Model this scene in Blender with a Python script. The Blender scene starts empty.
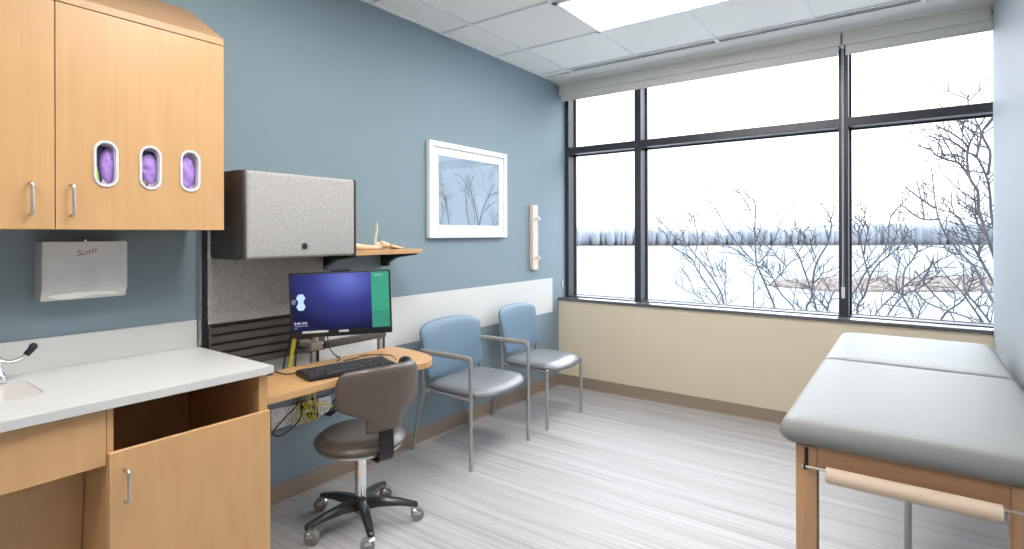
import bpy, bmesh, math, random
from mathutils import Vector, Matrix
random.seed(7)
PI = math.pi
C = bpy.context.scene.collection

# ------------------------------------------------------------------ camera constants (metres, radians)
F_PX, HORIZON, ROLL, YAW, EYE = 549.504, 234.216, -0.0022, 0.6282, 1.375
WX, WY = 4.3256, 2.6155          # face of the window wall, face of the blue wall
RY = -0.395                      # face of the right wall
NX = -1.7                        # wall behind the photographer
CEIL = 2.758
GX = 4.446                       # inner face of the window frame


def at(u, v, axis, val):
    """Point of the place seen at a pixel, on the plane axis = val."""
    c, s = math.cos(ROLL), math.sin(ROLL)
    du, dv = u - 512, v - HORIZON
    a = c * du + s * dv
    b = -s * du + c * dv
    fx, fy = math.cos(YAW), math.sin(YAW)
    r = (fx + a / F_PX * fy, fy - a / F_PX * fx, -b / F_PX)
    k = 'XYZ'.index(axis)
    o = (0, 0, EYE)
    t = (val - o[k]) / r[k]
    return Vector((o[0] + t * r[0], o[1] + t * r[1], o[2] + t * r[2]))


# ------------------------------------------------------------------ materials
def new_mat(name):
    m = bpy.data.materials.new(name)
    m.use_nodes = True
    nt = m.node_tree
    b = nt.nodes['Principled BSDF']
    return m, nt, b


def plain(name, col, rough=.5, metal=0.0, spec=.5, noise=0.0, nscale=30, bump=0.0, bscale=200, emit=None, es=0, coat=0):
    m, nt, b = new_mat(name)
    b.inputs['Base Color'].default_value = (*col, 1)
    b.inputs['Roughness'].default_value = rough
    b.inputs['Metallic'].default_value = metal
    b.inputs['Specular IOR Level'].default_value = spec
    if coat:
        b.inputs['Coat Weight'].default_value = coat
        b.inputs['Coat Roughness'].default_value = .15
    if emit:
        b.inputs['Emission Color'].default_value = (*emit, 1)
        b.inputs['Emission Strength'].default_value = es
    tc = nt.nodes.new('ShaderNodeTexCoord')
    if noise:
        n = nt.nodes.new('ShaderNodeTexNoise')
        n.inputs['Scale'].default_value = nscale
        n.inputs['Detail'].default_value = 4
        nt.links.new(tc.outputs['Object'], n.inputs['Vector'])
        r = nt.nodes.new('ShaderNodeValToRGB')
        r.color_ramp.elements[0].position = .3
        r.color_ramp.elements[1].position = .7
        r.color_ramp.elements[0].color = (*[x * (1 - noise) for x in col], 1)
        r.color_ramp.elements[1].color = (*[min(1, x * (1 + noise)) for x in col], 1)
        nt.links.new(n.outputs['Fac'], r.inputs['Fac'])
        nt.links.new(r.outputs['Color'], b.inputs['Base Color'])
    if bump:
        n2 = nt.nodes.new('ShaderNodeTexNoise')
        n2.inputs['Scale'].default_value = bscale
        n2.inputs['Detail'].default_value = 3
        nt.links.new(tc.outputs['Object'], n2.inputs['Vector'])
        bp = nt.nodes.new('ShaderNodeBump')
        bp.inputs['Strength'].default_value = bump
        bp.inputs['Distance'].default_value = .002
        nt.links.new(n2.outputs['Fac'], bp.inputs['Height'])
        nt.links.new(bp.outputs['Normal'], b.inputs['Normal'])
    return m


def wood(name, c1, c2, grain='Z', rough=.38, stretch=14, flame=True):
    m, nt, b = new_mat(name)
    tc = nt.nodes.new('ShaderNodeTexCoord')
    mp = nt.nodes.new('ShaderNodeMapping')
    sc = {'X': (.6, stretch, stretch), 'Y': (stretch, .6, stretch), 'Z': (stretch, stretch, .6)}[grain]
    mp.inputs['Scale'].default_value = sc
    nt.links.new(tc.outputs['Object'], mp.inputs['Vector'])
    n = nt.nodes.new('ShaderNodeTexNoise')
    n.inputs['Scale'].default_value = 3.0
    n.inputs['Detail'].default_value = 8
    n.inputs['Roughness'].default_value = .62
    n.inputs['Distortion'].default_value = .35
    nt.links.new(mp.outputs['Vector'], n.inputs['Vector'])
    r = nt.nodes.new('ShaderNodeValToRGB')
    r.color_ramp.elements[0].position = .28
    r.color_ramp.elements[1].position = .72
    r.color_ramp.elements[0].color = (*c2, 1)
    r.color_ramp.elements[1].color = (*c1, 1)
    nt.links.new(n.outputs['Fac'], r.inputs['Fac'])
    mp2 = nt.nodes.new('ShaderNodeMapping')
    mp2.inputs['Scale'].default_value = tuple(1.0 if g > 1 else .35 for g in sc)
    nt.links.new(tc.outputs['Object'], mp2.inputs['Vector'])
    n2 = nt.nodes.new('ShaderNodeTexNoise')
    n2.inputs['Scale'].default_value = 5.0
    n2.inputs['Detail'].default_value = 2
    n2.inputs['Distortion'].default_value = 1.2
    nt.links.new(mp2.outputs['Vector'], n2.inputs['Vector'])
    mx = nt.nodes.new('ShaderNodeMix')
    mx.data_type = 'RGBA'
    mx.blend_type = 'MULTIPLY'
    mx.inputs['Factor'].default_value = .35
    r2 = nt.nodes.new('ShaderNodeValToRGB')
    r2.color_ramp.elements[0].position = .35
    r2.color_ramp.elements[1].position = .65
    r2.color_ramp.elements[0].color = (.80, .76, .70, 1)
    r2.color_ramp.elements[1].color = (1, 1, 1, 1)
    nt.links.new(n2.outputs['Fac'], r2.inputs['Fac'])
    nt.links.new(r.outputs['Color'], mx.inputs['A'])
    nt.links.new(r2.outputs['Color'], mx.inputs['B'])
    nt.links.new(mx.outputs['Result'], b.inputs['Base Color'])
    b.inputs['Roughness'].default_value = rough
    return m


def weave(name, c1, c2, scale=260):
    m, nt, b = new_mat(name)
    tc = nt.nodes.new('ShaderNodeTexCoord')
    outs = []
    for sc in ((scale * .25, 40, scale), (scale, 40, scale * .25)):
        mp = nt.nodes.new('ShaderNodeMapping')
        mp.inputs['Scale'].default_value = sc
        nt.links.new(tc.outputs['Object'], mp.inputs['Vector'])
        n = nt.nodes.new('ShaderNodeTexNoise')
        n.inputs['Scale'].default_value = 1.0
        n.inputs['Detail'].default_value = 3
        nt.links.new(mp.outputs['Vector'], n.inputs['Vector'])
        outs.append(n.outputs['Fac'])
    ad = nt.nodes.new('ShaderNodeMath')
    ad.operation = 'ADD'
    nt.links.new(outs[0], ad.inputs[0])
    nt.links.new(outs[1], ad.inputs[1])
    r = nt.nodes.new('ShaderNodeValToRGB')
    r.color_ramp.elements[0].position = .35
    r.color_ramp.elements[1].position = .65
    r.color_ramp.elements[0].color = (*c2, 1)
    r.color_ramp.elements[1].color = (*c1, 1)
    hf = nt.nodes.new('ShaderNodeMath')
    hf.operation = 'MULTIPLY'
    hf.inputs[1].default_value = .5
    nt.links.new(ad.outputs[0], hf.inputs[0])
    nt.links.new(hf.outputs[0], r.inputs['Fac'])
    nt.links.new(r.outputs['Color'], b.inputs['Base Color'])
    b.inputs['Roughness'].default_value = .9
    b.inputs['Specular IOR Level'].default_value = .2
    bp = nt.nodes.new('ShaderNodeBump')
    bp.inputs['Strength'].default_value = .3
    bp.inputs['Distance'].default_value = .001
    nt.links.new(hf.outputs[0], bp.inputs['Height'])
    nt.links.new(bp.outputs['Normal'], b.inputs['Normal'])
    return m


def floor_mat():
    m, nt, b = new_mat('linear_vinyl')
    tc = nt.nodes.new('ShaderNodeTexCoord')
    vals = []
    for sx, sy, det in ((75, .8, 6), (11, .30, 3), (210, 1.8, 3)):
        mp = nt.nodes.new('ShaderNodeMapping')
        mp.inputs['Scale'].default_value = (sx, sy, 1)
        nt.links.new(tc.outputs['Object'], mp.inputs['Vector'])
        n = nt.nodes.new('ShaderNodeTexNoise')
        n.inputs['Scale'].default_value = 1
        n.inputs['Detail'].default_value = det
        n.inputs['Roughness'].default_value = .55
        nt.links.new(mp.outputs['Vector'], n.inputs['Vector'])
        vals.append(n.outputs['Fac'])
    a = nt.nodes.new('ShaderNodeMath'); a.operation = 'MULTIPLY_ADD'; a.inputs[1].default_value = .5
    nt.links.new(vals[0], a.inputs[0])
    a2 = nt.nodes.new('ShaderNodeMath'); a2.operation = 'MULTIPLY'; a2.inputs[1].default_value = .28
    nt.links.new(vals[1], a2.inputs[0])
    nt.links.new(a2.outputs[0], a.inputs[2])
    a3 = nt.nodes.new('ShaderNodeMath'); a3.operation = 'MULTIPLY_ADD'; a3.inputs[1].default_value = .22
    nt.links.new(vals[2], a3.inputs[0])
    nt.links.new(a.outputs[0], a3.inputs[2])
    r = nt.nodes.new('ShaderNodeValToRGB')
    e = r.color_ramp.elements
    e[0].position = .34; e[0].color = (.225, .20, .19, 1)
    e[1].position = .66; e[1].color = (.46, .45, .455, 1)
    x = e.new(.45); x.color = (.335, .318, .315, 1)
    x = e.new(.54); x.color = (.405, .395, .40, 1)
    nt.links.new(a3.outputs[0], r.inputs['Fac'])
    nt.links.new(r.outputs['Color'], b.inputs['Base Color'])
    b.inputs['Roughness'].default_value = .50
    b.inputs['Specular IOR Level'].default_value = .4
    return m


def tile_mat():
    m, nt, b = new_mat('acoustic_tile')
    tc = nt.nodes.new('ShaderNodeTexCoord')
    n = nt.nodes.new('ShaderNodeTexNoise')
    n.inputs['Scale'].default_value = 120
    n.inputs['Detail'].default_value = 6
    nt.links.new(tc.outputs['Object'], n.inputs['Vector'])
    r = nt.nodes.new('ShaderNodeValToRGB')
    r.color_ramp.elements[0].position = .3
    r.color_ramp.elements[0].color = (.78, .765, .735, 1)
    r.color_ramp.elements[1].position = .6
    r.color_ramp.elements[1].color = (.88, .865, .83, 1)
    nt.links.new(n.outputs['Fac'], r.inputs['Fac'])
    nt.links.new(r.outputs['Color'], b.inputs['Base Color'])
    b.inputs['Roughness'].default_value = .95
    bp = nt.nodes.new('ShaderNodeBump'); bp.inputs['Strength'].default_value = .25; bp.inputs['Distance'].default_value = .002
    nt.links.new(n.outputs['Fac'], bp.inputs['Height'])
    nt.links.new(bp.outputs['Normal'], b.inputs['Normal'])
    return m


def glass_mat(name, tint=(1, 1, 1), rough=0.0, refl=1.0):
    m = bpy.data.materials.new(name)
    m.use_nodes = True
    nt = m.node_tree
    nt.nodes.clear()
    out = nt.nodes.new('ShaderNodeOutputMaterial')
    tr = nt.nodes.new('ShaderNodeBsdfTransparent')
    tr.inputs['Color'].default_value = (*tint, 1)
    gl = nt.nodes.new('ShaderNodeBsdfGlossy')
    gl.inputs['Roughness'].default_value = rough
    lw = nt.nodes.new('ShaderNodeLayerWeight')
    lw.inputs['Blend'].default_value = .5
    pw = nt.nodes.new('ShaderNodeMath'); pw.operation = 'POWER'; pw.inputs[1].default_value = 5
    nt.links.new(lw.outputs['Facing'], pw.inputs[0])
    fr = nt.nodes.new('ShaderNodeMath'); fr.operation = 'MULTIPLY_ADD'; fr.inputs[1].default_value = .96; fr.inputs[2].default_value = .04
    nt.links.new(pw.outputs[0], fr.inputs[0])
    mu = nt.nodes.new('ShaderNodeMath'); mu.operation = 'MULTIPLY'; mu.inputs[1].default_value = refl
    mx = nt.nodes.new('ShaderNodeMixShader')
    nt.links.new(fr.outputs[0], mu.inputs[0])
    nt.links.new(mu.outputs[0], mx.inputs[0])
    nt.links.new(tr.outputs[0], mx.inputs[1])
    nt.links.new(gl.outputs[0], mx.inputs[2])
    nt.links.new(mx.outputs[0], out.inputs[0])
    return m


def screen_mat():
    """Login picture on the lit display: deep blue with a soft brighter patch (object space, metres)."""
    m, nt, b = new_mat('display_blue')
    tc = nt.nodes.new('ShaderNodeTexCoord')
    mp = nt.nodes.new('ShaderNodeMapping')
    mp.inputs['Scale'].default_value = (3.4, 0, 4.3)
    nt.links.new(tc.outputs['Object'], mp.inputs['Vector'])
    ln = nt.nodes.new('ShaderNodeVectorMath'); ln.operation = 'LENGTH'
    sub = nt.nodes.new('ShaderNodeVectorMath'); sub.operation = 'SUBTRACT'
    sub.inputs[1].default_value = (.10, 0, 1.15)
    nt.links.new(mp.outputs['Vector'], sub.inputs[0])
    nt.links.new(sub.outputs[0], ln.inputs[0])
    r = nt.nodes.new('ShaderNodeValToRGB')
    e = r.color_ramp.elements
    e[0].position = 0; e[0].color = (.15, .19, .62, 1)
    e[1].position = 1; e[1].color = (.008, .009, .05, 1)
    x = e.new(.48); x.color = (.040, .047, .25, 1)
    nt.links.new(ln.outputs['Value'], r.inputs['Fac'])
    b.inputs['Base Color'].default_value = (.004, .004, .008, 1)
    b.inputs['Roughness'].default_value = .35
    b.inputs['Specular IOR Level'].default_value = .15
    nt.links.new(r.outputs['Color'], b.inputs['Emission Color'])
    b.inputs['Emission Strength'].default_value = 0.5
    return m


M = {
    'teal': plain('teal_wall_paint', (.205, .275, .318), .62, bump=.05, bscale=500),
    'cream': plain('cream_wall_paint', (.67, .58, .44), .6, bump=.05, bscale=500),
    'pale': plain('pale_wall_paint', (.30, .335, .37), .55, bump=.05, bscale=500),
    'white_panel': plain('white_wall_panel', (.64, .64, .63), .45),
    'base': plain('taupe_cove_base', (.285, .22, .168), .45),
    'tile': tile_mat(),
    'tee': plain('white_tee_metal', (.78, .78, .78), .45),
    'floor': floor_mat(),
    'maple': wood('maple_laminate', (.62, .375, .178), (.565, .330, .150), 'Z'),
    'maple_h': wood('maple_laminate_horizontal', (.60, .360, .170), (.535, .305, .135), 'X'),
    'maple_y': wood('maple_top_face', (.58, .355, .18), (.49, .29, .14), 'X'),
    'oak': wood('natural_table_wood', (.60, .36, .20), (.47, .26, .135), 'Z', rough=.4),
    'oak_h': wood('natural_table_rail_wood', (.56, .34, .19), (.43, .24, .13), 'Y', rough=.4),
    'solid': plain('white_solid_surface', (.59, .59, .58), .28, noise=.015, nscale=200),
    'basin': plain('basin_surface', (.58, .54, .515), .25),
    'chrome': plain('chrome', (.85, .85, .87), .12, 1),
    'nickel': plain('brushed_nickel', (.62, .61, .60), .32, 1),
    'steel': plain('brushed_steel', (.66, .65, .63), .5, .75, noise=.06, nscale=14),
    'black': plain('black_plastic', (.012, .012, .014), .4),
    'blackm': plain('black_powder_coat', (.02, .02, .022), .25, coat=.3),
    'dark': plain('dark_reveal', (.03, .025, .02), .8),
    'bronze': plain('dark_bronze_window_metal', (.05, .05, .058), .32, .35),
    'sill': plain('polished_dark_sill', (.10, .105, .115), .07, coat=.6),
    'shade': plain('off_white_shade_fabric', (.70, .69, .66), .75),
    'shade2': plain('off_white_shade_metal', (.62, .62, .60), .5),
    'weave': weave('grey_woven_fabric', (.46, .45, .435), (.30, .29, .285)),
    'charcoal': plain('charcoal_painted_steel', (.055, .047, .042), .33),
    'slat': plain('charcoal_slatwall', (.075, .066, .060), .4),
    'grey': plain('grey_raceway', (.13, .15, .17), .5),
    'plate': plain('white_outlet_plate', (.68, .68, .70), .4),
    'taupe': plain('taupe_vinyl', (.108, .082, .066), .36, coat=.15, bump=.04, bscale=900),
    'blue_v': plain('blue_vinyl', (.112, .185, .262), .42, coat=.12, bump=.08, bscale=700),
    'grey_v': plain('grey_vinyl', (.175, .178, .192), .33, coat=.2, bump=.05, bscale=700),
    'chair_m': plain('silver_grey_tube', (.40, .39, .38), .35, .55),
    'arm_m': plain('taupe_arm_plastic', (.35, .32, .29), .4),
    'exam_v': plain('pale_grey_exam_vinyl', (.215, .217, .212), .5, spec=.45),
    'paper': plain('tan_paper_roll', (.72, .57, .43), .7),
    'white': plain('white_plastic', (.66, .66, .66), .4),
    'tissue': plain('white_paper_towel', (.85, .84, .82), .9),
    'navy': plain('navy_card', (.02, .03, .09), .5),
    'lime': plain('lime_card', (.35, .62, .08), .5),
    'purple': plain('purple_nitrile', (.42, .25, .68), .55, noise=.15, nscale=60),
    'lilac': plain('pale_lilac_card', (.62, .52, .66), .6),
    'bone': plain('bone_plastic', (.72, .50, .32), .45, noise=.1, nscale=60),
    'ivory': plain('ivory_plastic', (.74, .70, .52), .4),
    'frame_w': plain('white_frame_lacquer', (.82, .83, .85), .35),
    'mat': plain('white_mat_board', (.86, .86, .86), .8),
    'print': plain('pale_blue_print', (.27, .37, .47), .6, noise=.12, nscale=6),
    'twig': plain('printed_branch_ink', (.045, .055, .085), .6),
    'glass': glass_mat('window_glass', (.985, .99, .99), 0, .7),
    'pglass': glass_mat('picture_glass', (1, 1, 1), 0, .8),
    'screen': screen_mat(),
    'green_s': plain('display_green', (.01, .03, .02), .35, emit=(.035, .33, .20), es=0.5),
    'green_d': plain('display_green_photo', (.01, .03, .02), .35, emit=(.03, .25, .17), es=0.5),
    'hex_s': plain('display_pale_hexagon', (.1, .1, .1), .35, emit=(.45, .66, .85), es=0.5),
    'txt_s': plain('display_white_text', (.1, .1, .1), .35, emit=(.7, .72, .9), es=0.5),
    'sticker': plain('silver_sticker', (.55, .56, .55), .4),
    'yellow': plain('yellow_cable', (.62, .52, .03), .45),
    'beige': plain('beige_plastic', (.30, .26, .22), .45),
    'bark': plain('grey_bark', (.085, .082, .09), .85, noise=.25, nscale=12),
    'ice': plain('lake_ice', (.245, .265, .28), .9, noise=.10, nscale=.035, spec=.0),
    'snow': plain('bank_snow', (.5, .52, .54), .8),
    'reed': plain('dry_reeds', (.22, .18, .165), .9, noise=.12, nscale=.4),
    'woods': plain('hazed_far_woods', (.335, .355, .40), .95, noise=.10, nscale=.06),  # pale blue-grey: distance haze is mixed into the tree colour
    'rust': plain('engraved_logo', (.30, .13, .06), .6),
    'lens': plain('lit_lens', (.9, .9, .9), .5, emit=(1, .975, .94), es=11),
    'caster': plain('clear_grey_caster', (.22, .22, .21), .3),
}

# ------------------------------------------------------------------ mesh helpers


def finish(name, bm, mat, parent=None, smooth=True, angle=35, loc=None):
    bmesh.ops.recalc_face_normals(bm, faces=bm.faces)
    me = bpy.data.meshes.new(name)
    bm.to_mesh(me)
    bm.free()
    mats = mat if isinstance(mat, (list, tuple)) else [mat]
    for x in mats:
        me.materials.append(x)
    o = bpy.data.objects.new(name, me)
    C.objects.link(o)
    if smooth:
        for p in me.polygons:
            p.use_smooth = True
        me.set_sharp_from_angle(angle=math.radians(angle))
    if parent:
        o.parent = parent
    if loc:
        o.location = loc
    return o


def box(bm, x0, x1, y0, y1, z0, z1, bev=0.0, seg=2, mi=0):
    x0, x1 = sorted((x0, x1)); y0, y1 = sorted((y0, y1)); z0, z1 = sorted((z0, z1))
    r = bmesh.ops.create_cube(bm, size=1)
    vs = r['verts']
    bmesh.ops.scale(bm, vec=(x1 - x0, y1 - y0, z1 - z0), verts=vs)
    bmesh.ops.translate(bm, vec=((x0 + x1) / 2, (y0 + y1) / 2, (z0 + z1) / 2), verts=vs)
    fs = {f for v in vs for f in v.link_faces}
    for f in fs:
        f.material_index = mi
    if bev > 0:
        es = list({e for v in vs for e in v.link_edges})
        bmesh.ops.bevel(bm, geom=es, offset=bev, segments=seg, affect='EDGES', profile=.5)
    return vs


def loft(bm, rings, closed=False, cap=True, mi=0):
    vr = [[bm.verts.new(p) for p in r] for r in rings]
    n = len(vr[0])
    m = len(vr)
    for i in range(m if closed else m - 1):
        a, b = vr[i], vr[(i + 1) % m]
        for j in range(n):
            f = bm.faces.new((a[j], a[(j + 1) % n], b[(j + 1) % n], b[j]))
            f.material_index = mi
    if cap and not closed:
        for r in (vr[0], vr[-1]):
            try:
                f = bm.faces.new(r)
                f.material_index = mi
            except ValueError:
                pass
    return vr


def smooth_path(pts, n=6):
    """Catmull-Rom through pts."""
    P = [Vector(p) for p in pts]
    if len(P) < 3:
        return P
    out = []
    Q = [P[0] * 2 - P[1]] + P + [P[-1] * 2 - P[-2]]
    for i in range(1, len(Q) - 2):
        for k in range(n):
            t = k / n
            a, b, c, d = Q[i - 1], Q[i], Q[i + 1], Q[i + 2]
            out.append(.5 * ((2 * b) + (c - a) * t + (2 * a - 5 * b + 4 * c - d) * t * t + (3 * b - a - 3 * c + d) * t ** 3))
    out.append(P[-1])
    return out


def fillet_path(pts, r, n=5):
    P = [Vector(p) for p in pts]
    out = [P[0]]
    for i in range(1, len(P) - 1):
        a, b, c = P[i - 1], P[i], P[i + 1]
        d1 = (a - b); d2 = (c - b)
        rr = min(r, d1.length * .45, d2.length * .45)
        p1 = b + d1.normalized() * rr
        p2 = b + d2.normalized() * rr
        for k in range(n + 1):
            t = k / n
            out.append((1 - t) ** 2 * p1 + 2 * t * (1 - t) * b + t * t * p2)
    out.append(P[-1])
    return out


def tube(bm, pts, r, seg=10, r2=None, squash=None, mi=0):
    """Round tube through pts; r to r2 taper; squash=(a,b) makes the section an ellipse."""
    P = [Vector(p) for p in pts]
    n = len(P)
    rings = []
    up = None
    for i, p in enumerate(P):
        t = (P[min(i + 1, n - 1)] - P[max(i - 1, 0)]).normalized()
        if up is None:
            up = Vector((0, 0, 1)) if abs(t.z) < .9 else Vector((1, 0, 0))
        s = t.cross(up)
        if s.length < 1e-5:
            s = t.orthogonal()
        s.normalize()
        u = s.cross(t).normalized()
        up = u
        rr = r if r2 is None else r + (r2 - r) * i / max(1, n - 1)
        a, b = (rr, rr) if squash is None else (rr * squash[0], rr * squash[1])
        rings.append([p + s * a * math.cos(2 * PI * k / seg) + u * b * math.sin(2 * PI * k / seg) for k in range(seg)])
    loft(bm, rings, mi=mi)


def lathe(bm, prof, cx, cy, seg=32, cz=0, mi=0):
    rings = [[(cx + r * math.cos(2 * PI * k / seg), cy + r * math.sin(2 * PI * k / seg), cz + z) for k in range(seg)] for r, z in prof]
    loft(bm, rings, mi=mi)


def disc(bm, c, axis, r, h, seg=24, mi=0, bev=0.0):
    c = Vector(c); a = Vector(axis).normalized()
    s = a.orthogonal().normalized(); u = a.cross(s)
    prof = [(r, -h / 2), (r, h / 2)] if not bev else [(r - bev, -h / 2), (r, -h / 2 + bev), (r, h / 2 - bev), (r - bev, h / 2)]
    loft(bm, [[c + a * z + s * q * math.cos(2 * PI * k / seg) + u * q * math.sin(2 * PI * k / seg) for k in range(seg)] for q, z in prof], mi=mi)


def prism(bm, poly, axis, a0, a1, mi=0):
    """Extrude a 2D polygon along axis; poly is given in the other two axes in XYZ order."""
    def P(q, a):
        return {'X': (a, q[0], q[1]), 'Y': (q[0], a, q[1]), 'Z': (q[0], q[1], a)}[axis]
    return loft(bm, [[P(q, a0) for q in poly], [P(q, a1) for q in poly]], mi=mi)


def rrect(x0, x1, y0, y1, r, n=6):
    out = []
    for cx, cy, a0 in ((x1 - r, y1 - r, 0), (x0 + r, y1 - r, 90), (x0 + r, y0 + r, 180), (x1 - r, y0 + r, 270)):
        for k in range(n + 1):
            a = math.radians(a0 + 90 * k / n)
            out.append((cx + r * math.cos(a), cy + r * math.sin(a)))
    return out


def holed(name, outer, holes, thick, mat, parent, to_world, bev=0.0):
    """Flat board with real holes: filled 2D curve, extruded, turned into a mesh. to_world maps curve space to the place."""
    cu = bpy.data.curves.new(name, 'CURVE')
    cu.dimensions = '2D'
    cu.fill_mode = 'BOTH'
    cu.extrude = thick / 2 - bev
    cu.bevel_depth = bev
    cu.bevel_resolution = 1
    for loop in [outer] + holes:
        sp = cu.splines.new('POLY')
        sp.points.add(len(loop) - 1)
        for p, q in zip(sp.points, loop):
            p.co = (q[0], q[1], 0, 1)
        sp.use_cyclic_u = True
    t = bpy.data.objects.new('tmp', cu)
    me = bpy.data.meshes.new_from_object(t)
    bpy.data.objects.remove(t)
    bpy.data.curves.remove(cu)
    me.transform(to_world)
    me.name = name
    me.materials.clear()
    me.materials.append(mat)
    for p_ in me.polygons:
        p_.use_smooth = False
    o = bpy.data.objects.new(name, me)
    C.objects.link(o)
    if parent:
        o.parent = parent
    return o


def text(name, body, size, mat, parent, mtx, extrude=.0004, shear=0.0, bold=0.0):
    cu = bpy.data.curves.new(name, 'FONT')
    cu.body = body
    cu.size = size
    cu.extrude = extrude
    cu.shear = shear
    cu.offset = bold
    t = bpy.data.objects.new('tmp', cu)
    me = bpy.data.meshes.new_from_object(t)
    bpy.data.objects.remove(t)
    bpy.data.curves.remove(cu)
    me.transform(mtx)
    me.materials.clear()
    me.materials.append(mat)
    me.name = name
    o = bpy.data.objects.new(name, me)
    C.objects.link(o)
    o.parent = parent
    return o


def cushion(bm, rows, cols, wfun, hrange, thick, place, edge=3.0):
    """Padded panel: width function over height; place(u, h, d) maps to the place (u across, h height, d depth)."""
    rings = []
    h0, h1 = hrange
    N = cols
    for side in (0,):
        for i in range(rows + 1):
            t = i / rows
            h = h0 + (h1 - h0) * (.5 - .5 * math.cos(PI * t))
            tt = (h - h0) / (h1 - h0)
            w = wfun(tt)
            e = 1 - abs(2 * tt - 1) ** edge
            ring = []
            for k in range(2 * N):
                a = 2 * PI * k / (2 * N)
                ca, sa = math.cos(a), math.sin(a)
                uu = math.copysign(abs(ca) ** .45, ca)
                dd = math.copysign(abs(sa) ** .75, sa)
                ring.append(place(uu * w, h, dd * thick / 2 * max(.12, e) ** .5))
            rings.append(ring)
    loft(bm, rings)


def empty(name, loc=(0, 0, 0), rz=0):
    o = bpy.data.objects.new(name, None)
    o.empty_display_size = .1
    C.objects.link(o)
    o.location = loc
    o.rotation_euler = (0, 0, rz)
    return o


def tag(o, label, cat, group=None, kind=None):
    o['label'] = label
    o['category'] = cat
    if group:
        o['group'] = group
    if kind:
        o['kind'] = kind
    return o


def root(name, label, cat, x, y, z, group=None):
    """Empty at a thing's base; parts are modelled in room coordinates and shifted under it."""
    o = empty(name, (x, y, z))
    tag(o, label, cat, group)
    return o


def settle(r):
    """Children were modelled in room coordinates: keep them there under the moved root."""
    off = Matrix.Translation(-r.location)
    for c in r.children:
        c.matrix_parent_inverse = off


def struct(name, bm, mat, smooth=False, parent=None):
    o = finish(name, bm, mat, parent, smooth=smooth)
    if parent is None:
        o['kind'] = 'structure'
    return o


B = bmesh.new

# ================================================================== ROOM SHELL
T = .12
bm = B(); box(bm, NX - T, GX + .18, RY - T, WY + T, -.12, 0); struct('floor', bm, M['floor'])
bm = B(); box(bm, NX - T, GX + .18, WY, WY + T, 0, CEIL + .1); struct('wall_left', bm, M['teal'])
bm = B(); box(bm, NX - T, WX, RY - T, RY, 0, CEIL + .1); box(bm, WX - .01, GX + .18, RY - T, RY - .07, 0, CEIL + .1); struct('wall_right', bm, M['pale'])
bm = B(); box(bm, NX - T, NX, RY, WY, 0, CEIL + .1); struct('wall_near', bm, M['pale'])
# window wall: low part under the sill and the header behind the shades
bm = B()
box(bm, WX, GX + .18, RY - .07, WY, 0, .772)
struct('wall_far', bm, M['cream'])
bm = B()
box(bm, 4.40, GX + .18, RY - .07, WY, 2.733, CEIL + .1)
struct('wall_header', bm, M['white_panel'])
bm = B(); box(bm, NX - T, 4.40, RY, WY, CEIL, CEIL + .1); struct('ceiling', bm, M['tile'])

# suspended grid
bm = B()
tee_x = [2.78 + .6096 * i for i in range(-7, 3)]
tee_y = [2.34 - .6096 * i for i in range(0, 5)]
for i, y in enumerate(tee_y):
    box(bm, NX, 3.985 if i in (0,) else 3.985, y - .012, y + .012, CEIL - .006, CEIL + .002)
for x in tee_x:
    box(bm, x - .012, x + .012, RY, WY, CEIL - .0065, CEIL + .002)
box(bm, NX, 4.21, WY - .02, WY, CEIL - .007, CEIL)
box(bm, NX, 4.21, RY, RY + .02, CEIL - .007, CEIL)
struct('trim_1', bm, M['tee'])
# plaster strip between the last tee and the shades, folding down slightly at the shades
bm = B()
box(bm, 4.075, 4.215, RY, WY, CEIL - .010, CEIL, .002, 1)
prism(bm, [(4.215, CEIL + .0), (4.215, CEIL - .008), (4.327, CEIL - .022), (4.327, CEIL + .0)], 'Y', RY, WY)
struct('trim_2', bm, M['shade'])
# base boards and wall panel
bm = B()
prism(bm, [(WY, 0), (WY - .016, 0), (WY - .009, .012), (WY - .006, .10), (WY, .102)], 'X', NX, WX)
struct('baseboard_left', bm, M['base'])
bm = B()
prism(bm, [(WX, 0), (WX - .016, 0), (WX - .009, .012), (WX - .006, .10), (WX, .102)], 'Y', RY, WY)
struct('baseboard_far', bm, M['base'])
bm = B()
prism(bm, [(RY, 0), (RY + .016, 0), (RY + .009, .012), (RY + .006, .10), (RY, .102)], 'X', NX, WX)
struct('baseboard_right', bm, M['base'])
bm = B(); box(bm, 1.20, 4.2165, WY - .003, WY, .677, .981, .001, 1); struct('trim_3', bm, M['white_panel'])
# dark polished sill
bm = B(); box(bm, WX + .001, GX + .12, RY - .07, WY, .772, .797, .003, 2); box(bm, WX - .012, WX + .02, RY, WY, .772, .797, .003, 2); struct('trim_4', bm, M['sill'], smooth=True)

# window: frame with three bays seen, glass panes as children
win = empty('window_1', (GX, 1.1, .8))
win['kind'] = 'structure'
Z0, Z1 = .797, 2.735
MUL = [(WY - .037, WY), (1.870, 1.927), (.352, .408)]
D = .15
bm = B()
for y0, y1 in MUL:
    box(bm, GX, GX + D, y0, y1, Z0, Z1, .002, 1)
box(bm, GX, GX + D, RY - .07, RY - .066, Z0, Z1)
box(bm, GX + .001, GX + D - .001, RY - .07, WY, Z0, Z0 + .006, .001, 1)
box(bm, GX + .001, GX + D - .001, RY - .07, WY, Z1 - .05, Z1, .002, 1)
box(bm, GX + .001, GX + D - .001, RY - .07, WY, 2.118, 2.178, .002, 1)
o = finish('window_frame', bm, M['bronze'], win)
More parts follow.
